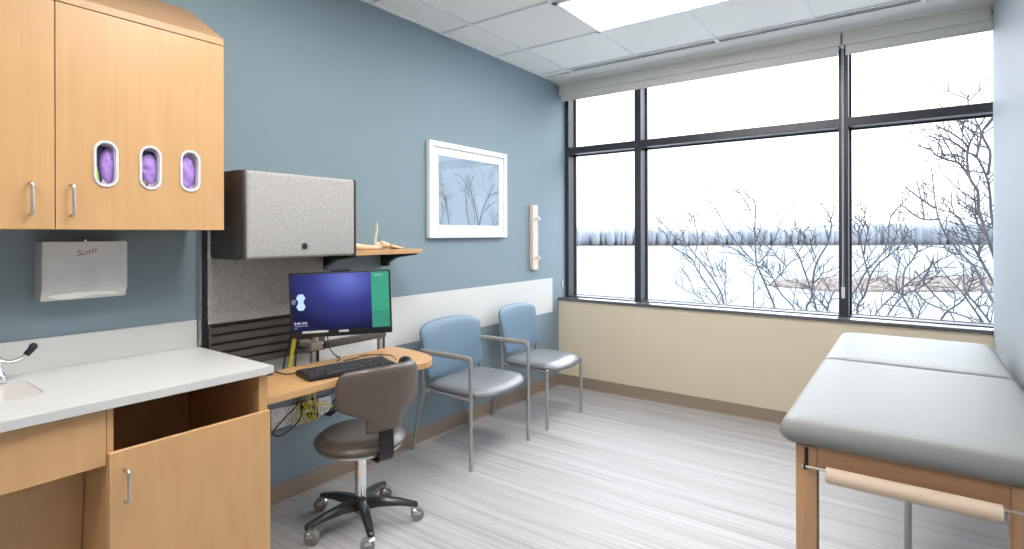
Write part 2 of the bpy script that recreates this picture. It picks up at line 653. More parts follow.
# thin glazing stops round each pane
cells = []
ys = [(1.927, WY - .037), (.408, 1.870), (RY - .066, .352)]
for y0, y1 in ys:
    for z0, z1 in ((Z0 + .006, 2.118), (2.178, Z1 - .05)):
        cells.append((y0, y1, z0, z1))
bm = B()
for y0, y1, z0, z1 in cells:
    for a in ((y0, y0 + .012, z0, z1), (y1 - .012, y1, z0, z1), (y0, y1, z0, z0 + (.004 if z0 < 1 else .012)), (y0, y1, z1 - .012, z1)):
        box(bm, GX + .115, GX + .135, a[0], a[1], a[2], a[3])
finish('glazing_stops', bm, M['bronze'], win)
for y0, y1, z0, z1 in cells:
    bm = B(); box(bm, GX + .124, GX + .130, y0 + .002, y1 - .002, z0 + .002, z1 - .002)
    finish('pane', bm, M['glass'], win, smooth=False)
settle(win)

# ================================================================== ROLLER SHADES
for (y0, y1, lab) in ((.381, WY - .004, 'long retracted off-white roller shade filling the left two window bays'),
                      (RY + .004, .377, 'short retracted off-white roller shade next to the right wall')):
    r = root('roller_shade', lab, 'shade', 4.35, (y0 + y1) / 2, 2.60, 'retracted roller shades over the window')
    bm = B()
    box(bm, WX, WX + .012, y0, y1, 2.650, CEIL - .022, .002, 1)
    box(bm, WX, 4.40, y0, y0 + .006, 2.648, CEIL - .022)
    box(bm, WX, 4.40, y1 - .006, y1, 2.648, CEIL - .022)
    finish('fascia', bm, M['shade'], r)
    bm = B()
    ya = y0 + .02 if y0 > 0 else RY - .05
    tube(bm, [(4.372, ya, 2.66), (4.372, y1 - .02, 2.66)], .030, 20)
    box(bm, 4.342, 4.345, ya, y1 - .02, 2.597, 2.66)
    finish('shade_cloth', bm, M['shade'], r)
    bm = B()
    box(bm, 4.338, 4.349, ya, y1 - .02, 2.585, 2.600, .003, 2)
    finish('hem_bar', bm, M['shade2'], r)
    settle(r)
# bead chain with weight hanging down the mullion
r = root('shade_chain', 'long white bead chain hanging down the dark mullion at the shade seam', 'chain', 4.40, .38, .95)
bm = B()
tube(bm, [(4.40, .383, 2.66), (4.40, .383, .97)], .0016, 8)
tube(bm, [(4.40, .375, 2.66), (4.40, .375, .97)], .0010, 8)
finish('bead_chain', bm, M['white'], r)
bm = B()
tube(bm, [(4.40, .379, 1.005), (4.40, .379, 1.00), (4.40, .379, .935), (4.40, .379, .93)], .010, 12, squash=(1, 1))
finish('chain_weight', bm, M['white'], r)
settle(r)
r = root('shade_chain', 'small white chain tensioner fixed to the blue wall beside the window', 'chain', 4.385, WY - .006, .91)
bm = B()
box(bm, 4.377, 4.393, WY - .012, WY, .88, .945, .004, 2)
finish('tensioner', bm, M['white'], r)
settle(r)

# slot diffuser in the ceiling along the shades
r = root('air_diffuser', 'long dark-slotted linear air diffuser in the ceiling along the window', 'vent', 4.03, 1.1, CEIL - .01)
bm = B()
box(bm, 3.988, 3.996, -.06, 2.33, CEIL - .009, CEIL)
box(bm, 4.028, 4.034, -.06, 2.33, CEIL - .009, CEIL)
box(bm, 4.066, 4.076, -.06, 2.33, CEIL - .009, CEIL)
for y in (2.33, 1.12, -.06):
    box(bm, 3.988, 4.076, y - .012, y + .012, CEIL - .0095, CEIL)
finish('diffuser_frame', bm, M['tee'], r)
bm = B()
box(bm, 3.995, 4.067, -.05, 2.32, CEIL - .004, CEIL - .0005)
finish('slot', bm, M['black'], r)
settle(r)

# ceiling troffers: one in view, two more unseen ones added to brighten the room
for (x, y0, y1, lab) in ((3.085, .512, 1.730, 'large bright white recessed ceiling light panel near the window'),
                         (1.256, .512, 1.730, 'added unseen ceiling light panel above the stool'),
                         (-.573, .512, 1.730, 'added unseen ceiling light panel at the entrance end')):
    r = root('ceiling_light', lab, 'ceiling light', x, (y0 + y1) / 2, CEIL, 'recessed ceiling light panels')
    bm = B()
    x0, x1 = x - .296, x + .296
    for a in ((x0, x0 + .032, y0, y1), (x1 - .032, x1, y0, y1), (x0, x1, y0, y0 + .032), (x0, x1, y1 - .032, y1)):
        box(bm, *a, CEIL - .014, CEIL - .001, .002, 1)
    finish('light_frame', bm, M['tee'], r)
    bm = B()
    box(bm, x0 + .03, x1 - .03, y0 + .03, y1 - .03, CEIL - .008, CEIL - .004)
    finish('diffuser', bm, M['lens'], r)
    settle(r)

# ================================================================== UPPER CABINET
UX1 = 1.134; UXm = .583; UX0 = .02; UZ0 = 1.395; UZ1 = 2.150; UY = 2.290
r = root('wall_cabinet', 'maple upper wall cabinet with sloped top and three glove openings', 'cabinet', .58, WY, UZ0)
bm = B()
yb = UY + .022
box(bm, UX0, UX1, WY - .008, WY - .002, UZ0, UZ1 + .02)
box(bm, UX1 - .018, UX1, yb, WY - .002, UZ0, UZ1 + .02)
box(bm, UX0, UX0 + .018, yb, WY - .002, UZ0, UZ1 + .02)
box(bm, UXm - .009, UXm + .009, yb, WY - .002, UZ0, UZ1 + .02)
box(bm, UX0, UX1, yb, WY - .002, UZ0, UZ0 + .018)
box(bm, UX0, UX1, yb, WY - .002, UZ1, UZ1 + .018)
finish('cabinet_body', bm, M['maple_h'], r)
bm = B()
prism(bm, [(UY, UZ1 + .004), (UY, UZ1 + .030), (WY - .002, 2.382), (WY - .002, UZ1 + .004)], 'X', UX0, UX1)
finish('sloped_top', bm, M['maple_y'], r, smooth=False)
bm = B()
box(bm, UX0 + .002, UXm - .0015, UY, UY + .019, UZ0, UZ1, .001, 1)
dl = finish('door', bm, M['maple'], r)
gx = (.7245, .8645, 1.0035); gz = 1.625


def stadium(cx, cz, w, h, n=10):
    out = []
    rr = w / 2
    for k in range(n + 1):
        a = PI * k / n
        out.append((cx + rr * math.cos(a), cz + h / 2 - rr + rr * math.sin(a)))
    for k in range(n + 1):
        a = PI + PI * k / n
        out.append((cx + rr * math.cos(a), cz - h / 2 + rr + rr * math.sin(a)))
    return out


TW = Matrix(((1, 0, 0, 0), (0, 0, -1, 0), (0, 1, 0, 0), (0, 0, 0, 1)))   # curve x,y -> X,Z ; depth along -Y
TD = Matrix.Translation((0, UY + .0095, 0)) @ TW
dr = holed('door', [(UXm + .0015, UZ0), (UX1, UZ0), (UX1, UZ1), (UXm + .0015, UZ1)],
           [list(reversed(stadium(x, gz, .061, .150))) for x in gx], .019, M['maple'], r, TD)
for x in gx:
    TR = Matrix.Translation((0, UY - .0015, 0)) @ TW
    rim = holed('glove_rim', stadium(x, gz, .0705, .160), [list(reversed(stadium(x, gz, .061, .150)))], .007, M['white'], dr, TR, .002)
    # collar lining the hole
    bm = B()
    so = [(p[0], UY - .002, p[1]) for p in stadium(x, gz, .0615, .1505)]
    si = [(p[0], UY + .024, p[1]) for p in stadium(x, gz, .0615, .1505)]
    sj = [(p[0], UY + .024, p[1]) for p in stadium(x, gz, .0585, .1475)]
    sk = [(p[0], UY - .002, p[1]) for p in stadium(x, gz, .0585, .1475)]
    loft(bm, [so, si, sj, sk], closed=True)
    finish('glove_collar', bm, M['white'], dr)
for x, y, par in ((.518, UY, dl), (.6255, UY, dr)):
    bm = B()
    tube(bm, fillet_path([(x, y + .001, 1.545), (x, y - .028, 1.545), (x, y - .028, 1.443), (x, y + .001, 1.443)], .012), .0048, 10)
    finish('handle', bm, M['nickel'], par)
settle(r)

# glove boxes standing inside the cabinet, seen through the openings
glabs = ('glove box behind the left opening, navy side showing beside purple gloves',
         'glove box behind the middle opening, folded purple glove with dark crease',
         'glove box behind the right opening, filled by purple gloves')
for k, x in enumerate(gx):
    x0, x1 = x - .064, x + .064
    r = root('glove_box', glabs[k], 'box', x, UY + .09, UZ0 + .018, 'glove boxes inside the wall cabinet')
    bm = B()
    box(bm, x0, x1, UY + .030, UY + .13, UZ0 + .019, 1.735, .002, 1)
    finish('carton', bm, M['navy'] if k < 2 else M['lilac'], r)
    # printed lime stripe and pale corner on the box front
    bm = B()
    y = UY + .0295
    off = (-.006, .0, -.04)[k]
    pts = [(x + off - .012, 1.545), (x + off - .002, 1.545), (x + off - .008, 1.60), (x + off - .022, 1.66), (x + off - .028, 1.66), (x + off - .016, 1.60)]
    prism(bm, pts, 'Y', y - .0006, y + .0004)
    finish('stripe', bm, M['lime'], r, smooth=False)
    for shp in ([(x + off - .002, 1.54), (x1 - .002, 1.54), (x1 - .002, 1.60), (x + off + .006, 1.58)],
                [(x - .03, 1.705), (x + .03, 1.705), (x + .034, 1.66), (x + .02, 1.688), (x - .02, 1.695)]):
        bm = B()
        prism(bm, shp, 'Y', y - .0006, y + .0004)
        finish('printed_panel', bm, M['lilac'], r, smooth=False)
    # crumpled glove bulging from the slot
    bm = B()
    rr = random.Random(30 + k)
    cx = x + (.016, .006, -.003)[k]
    cw = (.027, .034, .038)[k]
    ch = (.064, .058, .066)[k]
    bmesh.ops.create_uvsphere(bm, u_segments=28, v_segments=20, radius=1)
    for v in bm.verts:
        a = v.co.copy()
        f = 1 + .13 * math.sin(6 * a.z + 5 * a.x + k) + .09 * math.sin(13 * a.x - 9 * a.z + 2 * k) + .06 * math.sin(21 * a.z + 8 * a.x)
        if k == 1:
            f *= 1 - .35 * math.exp(-((a.z + .05 * a.x + .05) / .07) ** 2) * (1 if a.y < 0 else 0)
        v.co = Vector((cx + a.x * cw * (1 if k else 1), UY + .034 + a.y * .020 * f, 1.622 + a.z * ch))
    finish('glove', bm, M['purple'], r, angle=80)
    settle(r)

# ================================================================== PAPER TOWEL DISPENSER
r = root('paper_towel_dispenser', 'brushed steel paper towel dispenser on the wall under the maple wall cabinet', 'dispenser', .735, WY, 1.14)
bm = B()
X0, X1 = .602, .867
YF = 2.515
prism(bm, [(YF, 1.351), (YF, 1.176), (YF + .012, 1.168), (YF + .02, 1.135), (WY - .001, 1.133), (WY - .001, 1.351)], 'X', X0, X1)
es = [e for e in bm.edges if abs((e.verts[0].co - e.verts[1].co).x) < 1e-6]
bmesh.ops.bevel(bm, geom=bm.edges[:], offset=.003, segments=2, affect='EDGES')
finish('housing', bm, M['steel'], r)
bm = B()
pts = []
n = 24
top, bot = [], []
for i in range(n + 1):
    t = i / n
    x = .622 + .215 * t
    w = math.sin(PI * t) ** .6
    top.append((x, 1.152 + .009 * w))
    bot.append((x, 1.150 - .008 * w - .005 * math.sin(7 * t)))
ring1 = [(p[0], YF + .013 + .002 * math.sin(5 * i), p[1]) for i, p in enumerate(top + bot[::-1])]
ring2 = [(p[0], YF + .03, p[1]) for p in top + bot[::-1]]
loft(bm, [ring1, ring2])
finish('paper_towel', bm, M['tissue'], r)
bm = B()
disc(bm, (.735, 2.535, 1.354), (0, 0, 1), .006, .010, 16, bev=.002)
finish('lock', bm, M['chrome'], r)
text('lettering', 'Scott', .031, M['rust'], r,
     Matrix.Translation((.703, YF - .0008, 1.296)) @ Matrix.Rotation(math.radians(12), 4, 'Y').inverted() @ Matrix.Rotation(PI / 2, 4, 'X'), .0003, .35)
settle(r)

# ================================================================== COUNTER, SINK, FAUCET
CZ = .875
CX0, CX1, CY = -.45, 1.164, 1.978
r = root('countertop', 'white solid-surface countertop with backsplash and integral sink basin', 'countertop', .4, 2.3, CZ - .03)
bx0, bx1, by0, by1 = .02, .545, 2.215, 2.497
hole = rrect(bx0, bx1, by0, by1, .045)
board = holed('slab', [(CX0, CY), (CX1, CY), (CX1, WY - .001), (CX0, WY - .001)], [list(reversed(hole))], .030, M['solid'], r,
              Matrix.Translation((0, 0, CZ - .015)), .002)
bm = B()
box(bm, CX0, CX1 + .004, WY - .016, WY - .001, CZ - .001, .993, .002, 1)
finish('backsplash', bm, M['solid'], r)
bm = B()
rings = []
for inset, z, rad in ((-.004, CZ - .028, .049), (0, CZ - .004, .045), (.006, CZ - .012, .05), (.012, CZ - .09, .05), (.03, CZ - .118, .05), (.09, CZ - .124, .04)):
    rings.append([(p[0], p[1], z) for p in rrect(bx0 + inset, bx1 - inset, by0 + inset, by1 - inset, rad)])
rings = rings[1:]
loft(bm, rings)
bm2 = None
finish('basin', bm, M['basin'], r)
bm = B()
disc(bm, (.28, 2.35, CZ - .1225), (0, 0, 1), .022, .004, 24, bev=.001)
finish('drain', bm, M['chrome'], r)
settle(r)

r = root('faucet', 'chrome faucet with black-tipped wrist blade handle at the sink', 'faucet', .40, 2.54, CZ)
bm = B()
lathe(bm, [(.030, 0), (.030, .006), (.024, .012), (.022, .035), (.018, .05), (.0, .052)], .30, 2.54, 24, CZ)
tube(bm, smooth_path([(.30, 2.54, CZ + .04), (.30, 2.54, CZ + .20), (.30, 2.52, CZ + .27), (.30, 2.44, CZ + .30), (.30, 2.37, CZ + .27), (.30, 2.355, CZ + .22)], 8), .011, 14)
finish('spout', bm, M['chrome'], r)
for x, s in ((.482, 1), (.118, -1)):
    bm = B()
    lathe(bm, [(.024, 0), (.025, .008), (.024, .020), (.019, .030), (.014, .038), (.012, .06), (.012, .082), (.004, .088)], x, 2.505, 24, CZ)
    h = finish('valve', bm, M['chrome'], r)
    bm = B()
    tube(bm, smooth_path([(x - s * .005, 2.505, .953), (x + s * .02, 2.50, .944), (x + s * .045, 2.492, .944), (x + s * .068, 2.487, .958), (x + s * .082, 2.485, .974)], 6),
         0.0078, 12, squash=(1.25, .8))
    finish('blade_handle', bm, M['nickel'], h)
    bm = B()
    tube(bm, smooth_path([(x + s * .070, 2.487, .961), (x + s * .078, 2.485, .971), (x + s * .084, 2.484, .979), (x + s * .088, 2.484, .985)], 5), .0110, 12, r2=.0120, squash=(1.15, .95))
    bmesh.ops.create_uvsphere(bm, u_segments=16, v_segments=12, radius=.0130, matrix=Matrix.Translation((x + s * .088, 2.484, .986)))
    finish('rubber_tip', bm, M['black'], h, angle=80)
settle(r)

# ================================================================== BASE CABINET
BX0, BX1, BY = .634, 1.156, 2.000
r = root('base_cabinet', 'maple base cabinet with open cubby above a single door', 'cabinet', .895, 2.3, 0)
bm = B()
top = CZ - .031
box(bm, BX0, BX0 + .018, BY + .003, WY - .02, 0, top, .0008, 1)
box(bm, BX1 - .034, BX1, BY + .003, WY - .02, 0, top, .0008, 1)
box(bm, BX0, BX1, WY - .03, WY - .02, 0, top)
box(bm, BX0 + .01, BX1 - .01, BY + .003, WY - .02, .42, .436)
box(bm, BX0 + .01, BX1 - .01, BY + .02, WY - .02, .10, .118)
box(bm, BX0 + .01, BX1 - .01, BY + .003, BY + .02, .838, top)
box(bm, BX0 + .01, BX1 - .02, BY + .07, BY + .085, 0, .10)
finish('cabinet_body', bm, M['maple'], r)
bm = B()
box(bm, BX0 + .001, BX1, BY - .016, BY + .002, .105, .705, .001, 1)
d = finish('door', bm, M['maple'], r)
bm = B()
tube(bm, fillet_path([(.676, BY - .015, .645), (.676, BY - .045, .645), (.676, BY - .045, .546), (.676, BY - .015, .546)], .012), .0048, 10)
finish('handle', bm, M['nickel'], d)
settle(r)

r = root('sink_apron', 'maple apron and recessed knee panel below the sink', 'panel', .2, 2.1, 0)
bm = B()
box(bm, CX0, BX0 - .002, BY, BY + .019, .668, top, .001, 1)
finish('apron_board', bm, M['maple'], r)
bm = B()
prism(bm, [(2.182, .70), (2.225, .31), (2.235, 0), (2.250, 0), (2.240, .31), (2.197, .70)], 'X', CX0, BX0 - .003)
finish('knee_panel', bm, M['maple'], r)
settle(r)

# ================================================================== WORKSTATION PANEL
r = root('workstation_panel', 'grey fabric workstation wall panel with charcoal slatwall rail', 'panel', 1.5, WY, .74)
PX0, PX1, PY = 1.197, 1.800, 2.560
bm = B()
box(bm, PX0, PX1, PY, WY - .004, .968, 1.66, .006, 3)
finish('fabric_panel', bm, M['weave'], r)
bm = B()
box(bm, 1.1705, 1.1775, PY + .015, WY - .001, .8765, 1.66)
finish('edge_strip', bm, M['nickel'], r)
bm = B()
box(bm, 1.179, 1.196, PY + .006, WY - .004, .745, 1.66)
for z in [.80 + .055 * i for i in range(15)]:
    box(bm, 1.1785, 1.1965, PY + .004, PY + .012, z, z + .035)
finish('panel_post', bm, M['black'], r)
# slatwall with horizontal channels
bm = B()
zs = .757
pitch = .0415
prof = [(WY - .004, .757)]
for i in range(5):
    z = zs + i * pitch
    prof += [(PY - .002, z), (PY - .006, z + .003), (PY - .006, z + .028), (PY - .002, z + .031), (PY + .018, z + .031), (PY + .018, z + .0405)]
prof += [(PY - .006, .9645), (WY - .004, .967)]
prism(bm, prof, 'X', PX0 + .008, PX1)
box(bm, PX0, PX0 + .010, PY - .010, WY - .004, .757, .967, .002, 1)
finish('slatwall', bm, M['slat'], r, smooth=False)
settle(r)

# slotted uprights on the wall and the cross rail between them
r = root('wall_standards', 'slotted metal wall standards with dark cross rail below the monitor', 'bracket rail', 2.03, WY, .74)
for x in (1.645, 2.078):
    bm = B()
    box(bm, x, x + .026, 2.440, 2.462, .60, .785, .001, 1)
    o = finish('standard', bm, M['beige'], r)
    bm = B()
    box(bm, x + .032, x + .042, 2.442, 2.462, .60, .785)
    finish('slot_strip', bm, M['black'], r)
for y0_, y1_, z0_, z1_ in ((2.440, 2.462, .787, .825), (2.4635, WY - .004, .790, .820)):
    bm = B()
    box(bm, 2.07 if y0_ > 2.46 else 1.727, 2.128 if y0_ < 2.46 else 2.10, y0_, y1_, z0_, z1_, .003, 2)
    finish('cross_rail', bm, M['slat'], r)
settle(r)

# overhead bin
OX0, OX1, OY = 1.206, 1.793, 2.272
r = root('overhead_bin', 'overhead storage bin with grey fabric door and charcoal sides', 'storage bin', 1.5, WY, 1.27)
bm = B()
prof = rrect(OY + .012, PY - .002, 1.268, 1.652, .028, 6)
prism(bm, prof, 'X', OX0, OX0 + .014)
prism(bm, prof, 'X', OX1 - .014, OX1)
prism(bm, rrect(OY + .03, PY - .004, 1.272, 1.648, .02, 4), 'X', OX0 + .012, OX1 - .012)
bmesh.ops.recalc_face_normals(bm, faces=bm.faces)
finish('bin_body', bm, M['charcoal'], r)
bm = B()
box(bm, OX0 + .013, OX1 - .013, OY, OY + .045, 1.270, 1.651, .016, 4)
dd = finish('bin_door', bm, M['weave'], r)
bm = B()
box(bm, OX0 + .002, OX0 + .0145, OY + .0015, OY + .05, 1.269, 1.6515, .005, 3)
finish('door_edge', bm, M['charcoal'], dd)
bm = B()
box(bm, OX1 - .0145, OX1 - .002, OY + .0015, OY + .05, 1.269, 1.6515, .005, 3)
finish('door_edge', bm, M['charcoal'], dd)
bm = B()
disc(bm, (1.493, OY - .002, 1.3225), (0, 1, 0), .0145, .008, 24, bev=.002)
finish('lock', bm, M['black'], dd)
settle(r)

# shelf with brackets
SZ = 1.291
r = root('wall_shelf', 'short maple shelf on black brackets right of the overhead bin', 'shelf', 2.05, 2.45, 1.265)
bm = B()
box(bm, 1.800, 2.283, 2.300, WY - .024, 1.2665, SZ, .0015, 1)
finish('shelf_board', bm, M['maple_h'], r)
for x in (1.803, 2.236):
    bm = B()
    prism(bm, [(WY - .003, 1.265), (2.325, 1.265), (2.325, 1.257), (2.48, 1.237), (2.553, 1.205), (2.560, 1.185), (WY - .003, 1.185)], 'X', x, x + .022)
    box(bm, x - .006, x + .030, 2.325, WY - .003, 1.261, 1.2663)
    finish('bracket', bm, M['blackm'], r, smooth=False)
settle(r)

# anatomical bone model on the shelf
r = root('foot_bone_model', 'tan foot bone model with upright pale rod on the maple shelf', 'anatomical model', 2.10, 2.42, SZ)


def blob(bm, c, s, rot=0, seg=14):
    t = bmesh.ops.create_uvsphere(bm, u_segments=seg, v_segments=10, radius=1)
    mtx = Matrix.Translation(c) @ Matrix.Rotation(rot, 4, 'Z') @ Matrix.Diagonal((*s, 1))
    bmesh.ops.transform(bm, matrix=mtx, verts=t['verts'])


bm = B()
blob(bm, (2.052, 2.425, SZ + .021), (.030, .018, .021), .2)
blob(bm, (2.082, 2.415, SZ + .028), (.024, .018, .020), -.1)
blob(bm, (2.108, 2.412, SZ + .023), (.018, .020, .016))
for i in range(5):
    y = 2.392 + .011 * i
    L1 = (.062, .060, .057, .052, .045)[i]
    z0 = SZ + .022 - .002 * i
    tube(bm, smooth_path([(2.118, y, z0), (2.118 + L1 * .5, y - .003, SZ + .015), (2.118 + L1, y - .004, SZ + .009)], 4), .0088, 8, r2=.0062)
    blob(bm, (2.118 + L1, y - .004, SZ + .0075), (.0085, .0068, .0080), 0, 8)
    tube(bm, [(2.120 + L1, y - .004, SZ + .007), (2.138 + L1, y - .005, SZ + .006), (2.150 + L1, y - .005, SZ + .0045)], .0062, 8, r2=.0042)
finish('foot_bones', bm, M['bone'], r, angle=80)
bm = B()
tube(bm, smooth_path([(2.032, 2.42, SZ + .03), (2.036, 2.42, SZ + .075), (2.046, 2.42, SZ + .11), (2.042, 2.42, SZ + .143)], 6), .0065, 10, r2=.0055)
blob(bm, (2.042, 2.42, SZ + .143), (.008, .007, .006), 0, 10)
finish('upright_rod', bm, M['ivory'], r, angle=80)
settle(r)
r = root('shin_bone_model', 'tan shin bone model lying on the shelf against the overhead bin', 'anatomical model', 1.93, 2.37, SZ)
bm = B()
tube(bm, smooth_path([(1.815, 2.36, SZ + .022), (1.84, 2.362, SZ + .022), (1.90, 2.367, SZ + .016), (1.97, 2.372, SZ + .0125), (2.025, 2.378, SZ + .013)], 5), .021, 14, r2=.012)
blob(bm, (1.817, 2.36, SZ + .024), (.018, .026, .024), 0, 14)
blob(bm, (2.027, 2.378, SZ + .014), (.016, .015, .0135), 0, 12)
finish('shin_bone', bm, M['bone'], r, angle=80)
settle(r)

# ================================================================== DESK
DZ = .740
DT = .028
r = root('desk', 'maple wall-hung desktop with rounded right end', 'desk', 1.6, 2.35, DZ - DT)
out = [(1.170, 2.027)]
front = [(1.30, 2.028), (1.50, 2.030), (1.66, 2.024), (1.78, 1.998), (1.87, 1.958), (1.955, 1.944), (2.032, 1.982), (2.087, 2.060), (2.114, 2.16), (2.124, 2.26), (2.127, 2.33), (2.128, 2.368)]
out += [(p.x, p.y) for p in smooth_path([(a, b, 0) for a, b in front], 6)]
out += [(2.110, 2.383), (1.78, 2.402), (1.60, 2.402), (1.170, 2.402)]
bm = B()
prism(bm, out, 'Z', DZ - DT, DZ)
hz = [e for e in bm.edges if abs(e.verts[0].co.z - e.verts[1].co.z) < 1e-6]
bmesh.ops.bevel(bm, geom=hz, offset=.002, segments=2, affect='EDGES')
finish('desktop', bm, M['maple_h'], r, angle=50)
for a_ in ((1.20, 2.02, 2.34, 2.365, .680), (1.645, 1.671, 2.3655, 2.4395, .685), (1.99, 2.015, 2.3, 2.3395, .685)):
    bm = B()
    box(bm, *a_, DZ - DT - .0005, .001, 1)
    finish('support_beam', bm, M['grey'], r)
settle(r)

# outlet raceway under the desk
r = root('outlet_raceway', 'grey wall raceway with white outlet plates under the desktop', 'electrical outlet', 1.7, WY, .38)
bm = B()
box(bm, 1.498, 1.92, WY - .028, WY - .001, .502, .56, .002, 1)
finish('raceway', bm, M['grey'], r)
for a_ in ((1.498, 1.518, .36), (1.758, 1.788, .385)):
    bm = B()
    box(bm, a_[0], a_[1], WY - .020, WY - .001, a_[2], .5015, .002, 1)
    finish('raceway_divider', bm, M['grey'], r)
for x0, x1, z0, z1 in ((1.519, 1.636, .390, .500), (1.640, 1.756, .378, .488), (1.790, 1.872, .390, .488)):
    bm = B()
    box(bm, x0, x1, WY - .016, WY - .001, z0, z1, .003, 2)
    pl = finish('outlet_plate', bm, M['plate'], r)
    n = 2 if x1 - x0 > .1 else 1
    for i in range(n):
        cx = x0 + (x1 - x0) * (i + .5) / n
        for cz in (z0 + .029, z1 - .029):
            bm = B()
            box(bm, cx - .017, cx + .017, WY - .0172, WY - .0155, cz - .019, cz + .017, .001, 1)
            for dx in (-.008, .008):
                box(bm, cx + dx - .0018, cx + dx + .0018, WY - .0178, WY - .0165, cz - .002, cz + .009, mi=1)
            disc(bm, (cx, WY - .0172, cz - .011), (0, 1, 0), .003, .0015, 10, mi=1)
            finish('socket', bm, [M['plate'], M['black']], pl)
settle(r)


def cable(name, label, pts, rad, mat, cat='cable', group=None):
    bm = B()
    tube(bm, smooth_path(pts, 8), rad, 8)
    o = finish(name, bm, mat)
    return tag(o, label, cat, group)


OXS = -.014
yw = WY - .030
W = lambda x, z, y=yw: (x + OXS, y, z)
cable('power_cable', 'black cable hanging in a loop in front of the left outlet plate',
      [W(1.655, .700, yw - .01), W(1.665, .52, yw - .02), W(1.60, .45, yw - .01), W(1.54, .405, yw - .012), W(1.535, .375), W(1.575, .358), W(1.64, .378), W(1.668, .43, yw - .03), W(1.672, .50, yw - .03), W(1.676, .700, yw - .03)], .0036, M['black'])
for k in range(6):
    a = random.Random(50 + k)
    xs = 1.662 + .015 * k
    u_ = lambda q: a.uniform(-q, q)
    cable('network_cable', 'yellow network cable bundled in loops below the desktop', [W(xs, .700, yw - .012 - .007 * k), W(xs + .012 + u_(.01), .52 + u_(.012), yw - .012 - .007 * k), W(xs - .014 + u_(.008), .465 + u_(.018), yw - .018 - .007 * k),
           W(xs - .008 + u_(.014), .412 + u_(.014), yw - .012 - .007 * k), W(xs + .024 + u_(.012), .405 + u_(.016), yw - .014 - .007 * k), W(xs + .030 + u_(.016), .452 + u_(.02), yw - .02 - .007 * k), W(xs + .006 + u_(.015), .485 + u_(.012), yw - .022 - .007 * k), W(xs + .04 + u_(.02), .498 + u_(.01), yw - .018 - .007 * k)],
          .0030, M['yellow'], 'cable', 'yellow network cables below the desktop')
cable('network_cable', 'yellow network cable stretched from the bundle towards the right outlet',
      [W(1.735, .700, yw - .055), W(1.735, .50, yw - .058), W(1.79, .470, yw - .045), W(1.84, .455, yw - .035), W(1.86, .44, yw - .03), W(1.815, .43, yw - .03)], .0034, M['yellow'])
# plug adapters
for x, z, lab in ((1.698, .468, 'black plug adapter among the yellow network cables'), (1.735, .418, 'black plug low on the middle outlet plate')):
    r = root('power_plug', lab, 'plug', x, WY - .03, z)
    bm = B()
    box(bm, x - .022, x + .022, WY - .046, WY - .0165, z - .013, z + .013, .007, 3)
    finish('plug_body', bm, M['black'], r)
    bm = B()
    tube(bm, smooth_path([(x + .02, WY - .032, z), (x + .036, WY - .034, z - .004), (x + .046, WY - .036, z - .016)], 5), .005, 8, r2=.0035)
    finish('strain_relief', bm, M['black'], r)
    settle(r)
for k in range(3):
    cable('power_cable', 'black power cord bunched beside the right outlet plate', [W(1.90 + .008 * k, .700, yw - .02), W(1.90 + .008 * k, .505, yw - .025), W(1.878 + .010 * k, .46, yw - .02 - .01 * k), W(1.852 + .012 * k, .415, yw - .022 - .01 * k), W(1.82 + .008 * k, .40 - .004 * k, yw - .014 - .01 * k)], .0055, M['black'], 'cable', 'black cords beside the right outlet plate')

# ================================================================== MONITOR (faces the stool, turned from the wall)
ML = Vector((1.463, 2.335, 0)); MR = Vector((1.795, 2.017, 0))
ML = at(290.5, 300, 'Y', 2.335); ML.z = 0
MR = at(392.3, 300, 'Y', 2.020); MR.z = 0
mc = (ML + MR) / 2
ax = (MR - ML); mw = ax.length; ax.normalize()
rz = math.atan2(ax.y, ax.x)
MZ0, MZ1 = .893, 1.197
r = empty('computer_monitor', (mc.x, mc.y, MZ0 + .004), rz)
r.rotation_euler = (0, math.radians(-1.8), rz)
tag(r, 'black computer monitor with blue login screen above the desk', 'monitor')
hw = mw / 2; mh = MZ1 - MZ0
# local frame: x right, y away from the viewer, z up from the bottom edge
bm = B()
box(bm, -hw, hw, 0, .030, 0, mh, .004, 3)
box(bm, -hw * .55, hw * .55, .026, .052, .04, mh - .05, .012, 3)
finish('monitor_body', bm, M['black'], r)
sx0, sx1, sz0, sz1 = -hw + .009, hw - .009, .031, mh - .008
gxs = sx0 + (sx1 - sx0) * .815
bm = B(); box(bm, sx0, gxs, -.0012, .002, sz0, sz1)
scr = finish('screen', bm, M['screen'], r, smooth=False)
bm = B(); box(bm, gxs, sx1, -.0012, .002, sz0, sz1)
grn = finish('screen_panel', bm, M['green_s'], scr, smooth=False)
bm = B()
n = 14
pts = [(gxs + .001, sz0 + .001)] + [(sx1 - .001, sz0 + .001), (sx1 - .001, sz0 + .083)] + [(sx1 - .001 - (sx1 - gxs - .002) * i / n, sz0 + .080 + .0035 * math.sin(i * 1.3)) for i in range(1, n + 1)]
prism(bm, pts, 'Y', -.0018, -.0010)
finish('landscape_photo', bm, M['green_d'], scr, smooth=False)
bm = B()
for cz in (.147, .187):
    prism(bm, [(sx0 + .042 + .0205 * math.cos(PI / 3 * k), cz + .0205 * math.sin(PI / 3 * k)) for k in range(6)], 'Y', -.0020, -.0010)
box(bm, sx0 + .030, sx0 + .054, -.0019, -.0011, .155, .178)
finish('hexagon_icon', bm, M['hex_s'], scr, smooth=False)
RX = Matrix.Rotation(PI / 2, 4, 'X')
text('clock_text', '8:45 AM', .0165, M['txt_s'], scr, Matrix.Translation((sx0 + .010, -.0014, .064)) @ RX, .0003)
text('date_text', 'Tuesday, April 17, 2018', .0062, M['txt_s'], scr, Matrix.Translation((sx0 + .010, -.0014, .0545)) @ RX, .0002)
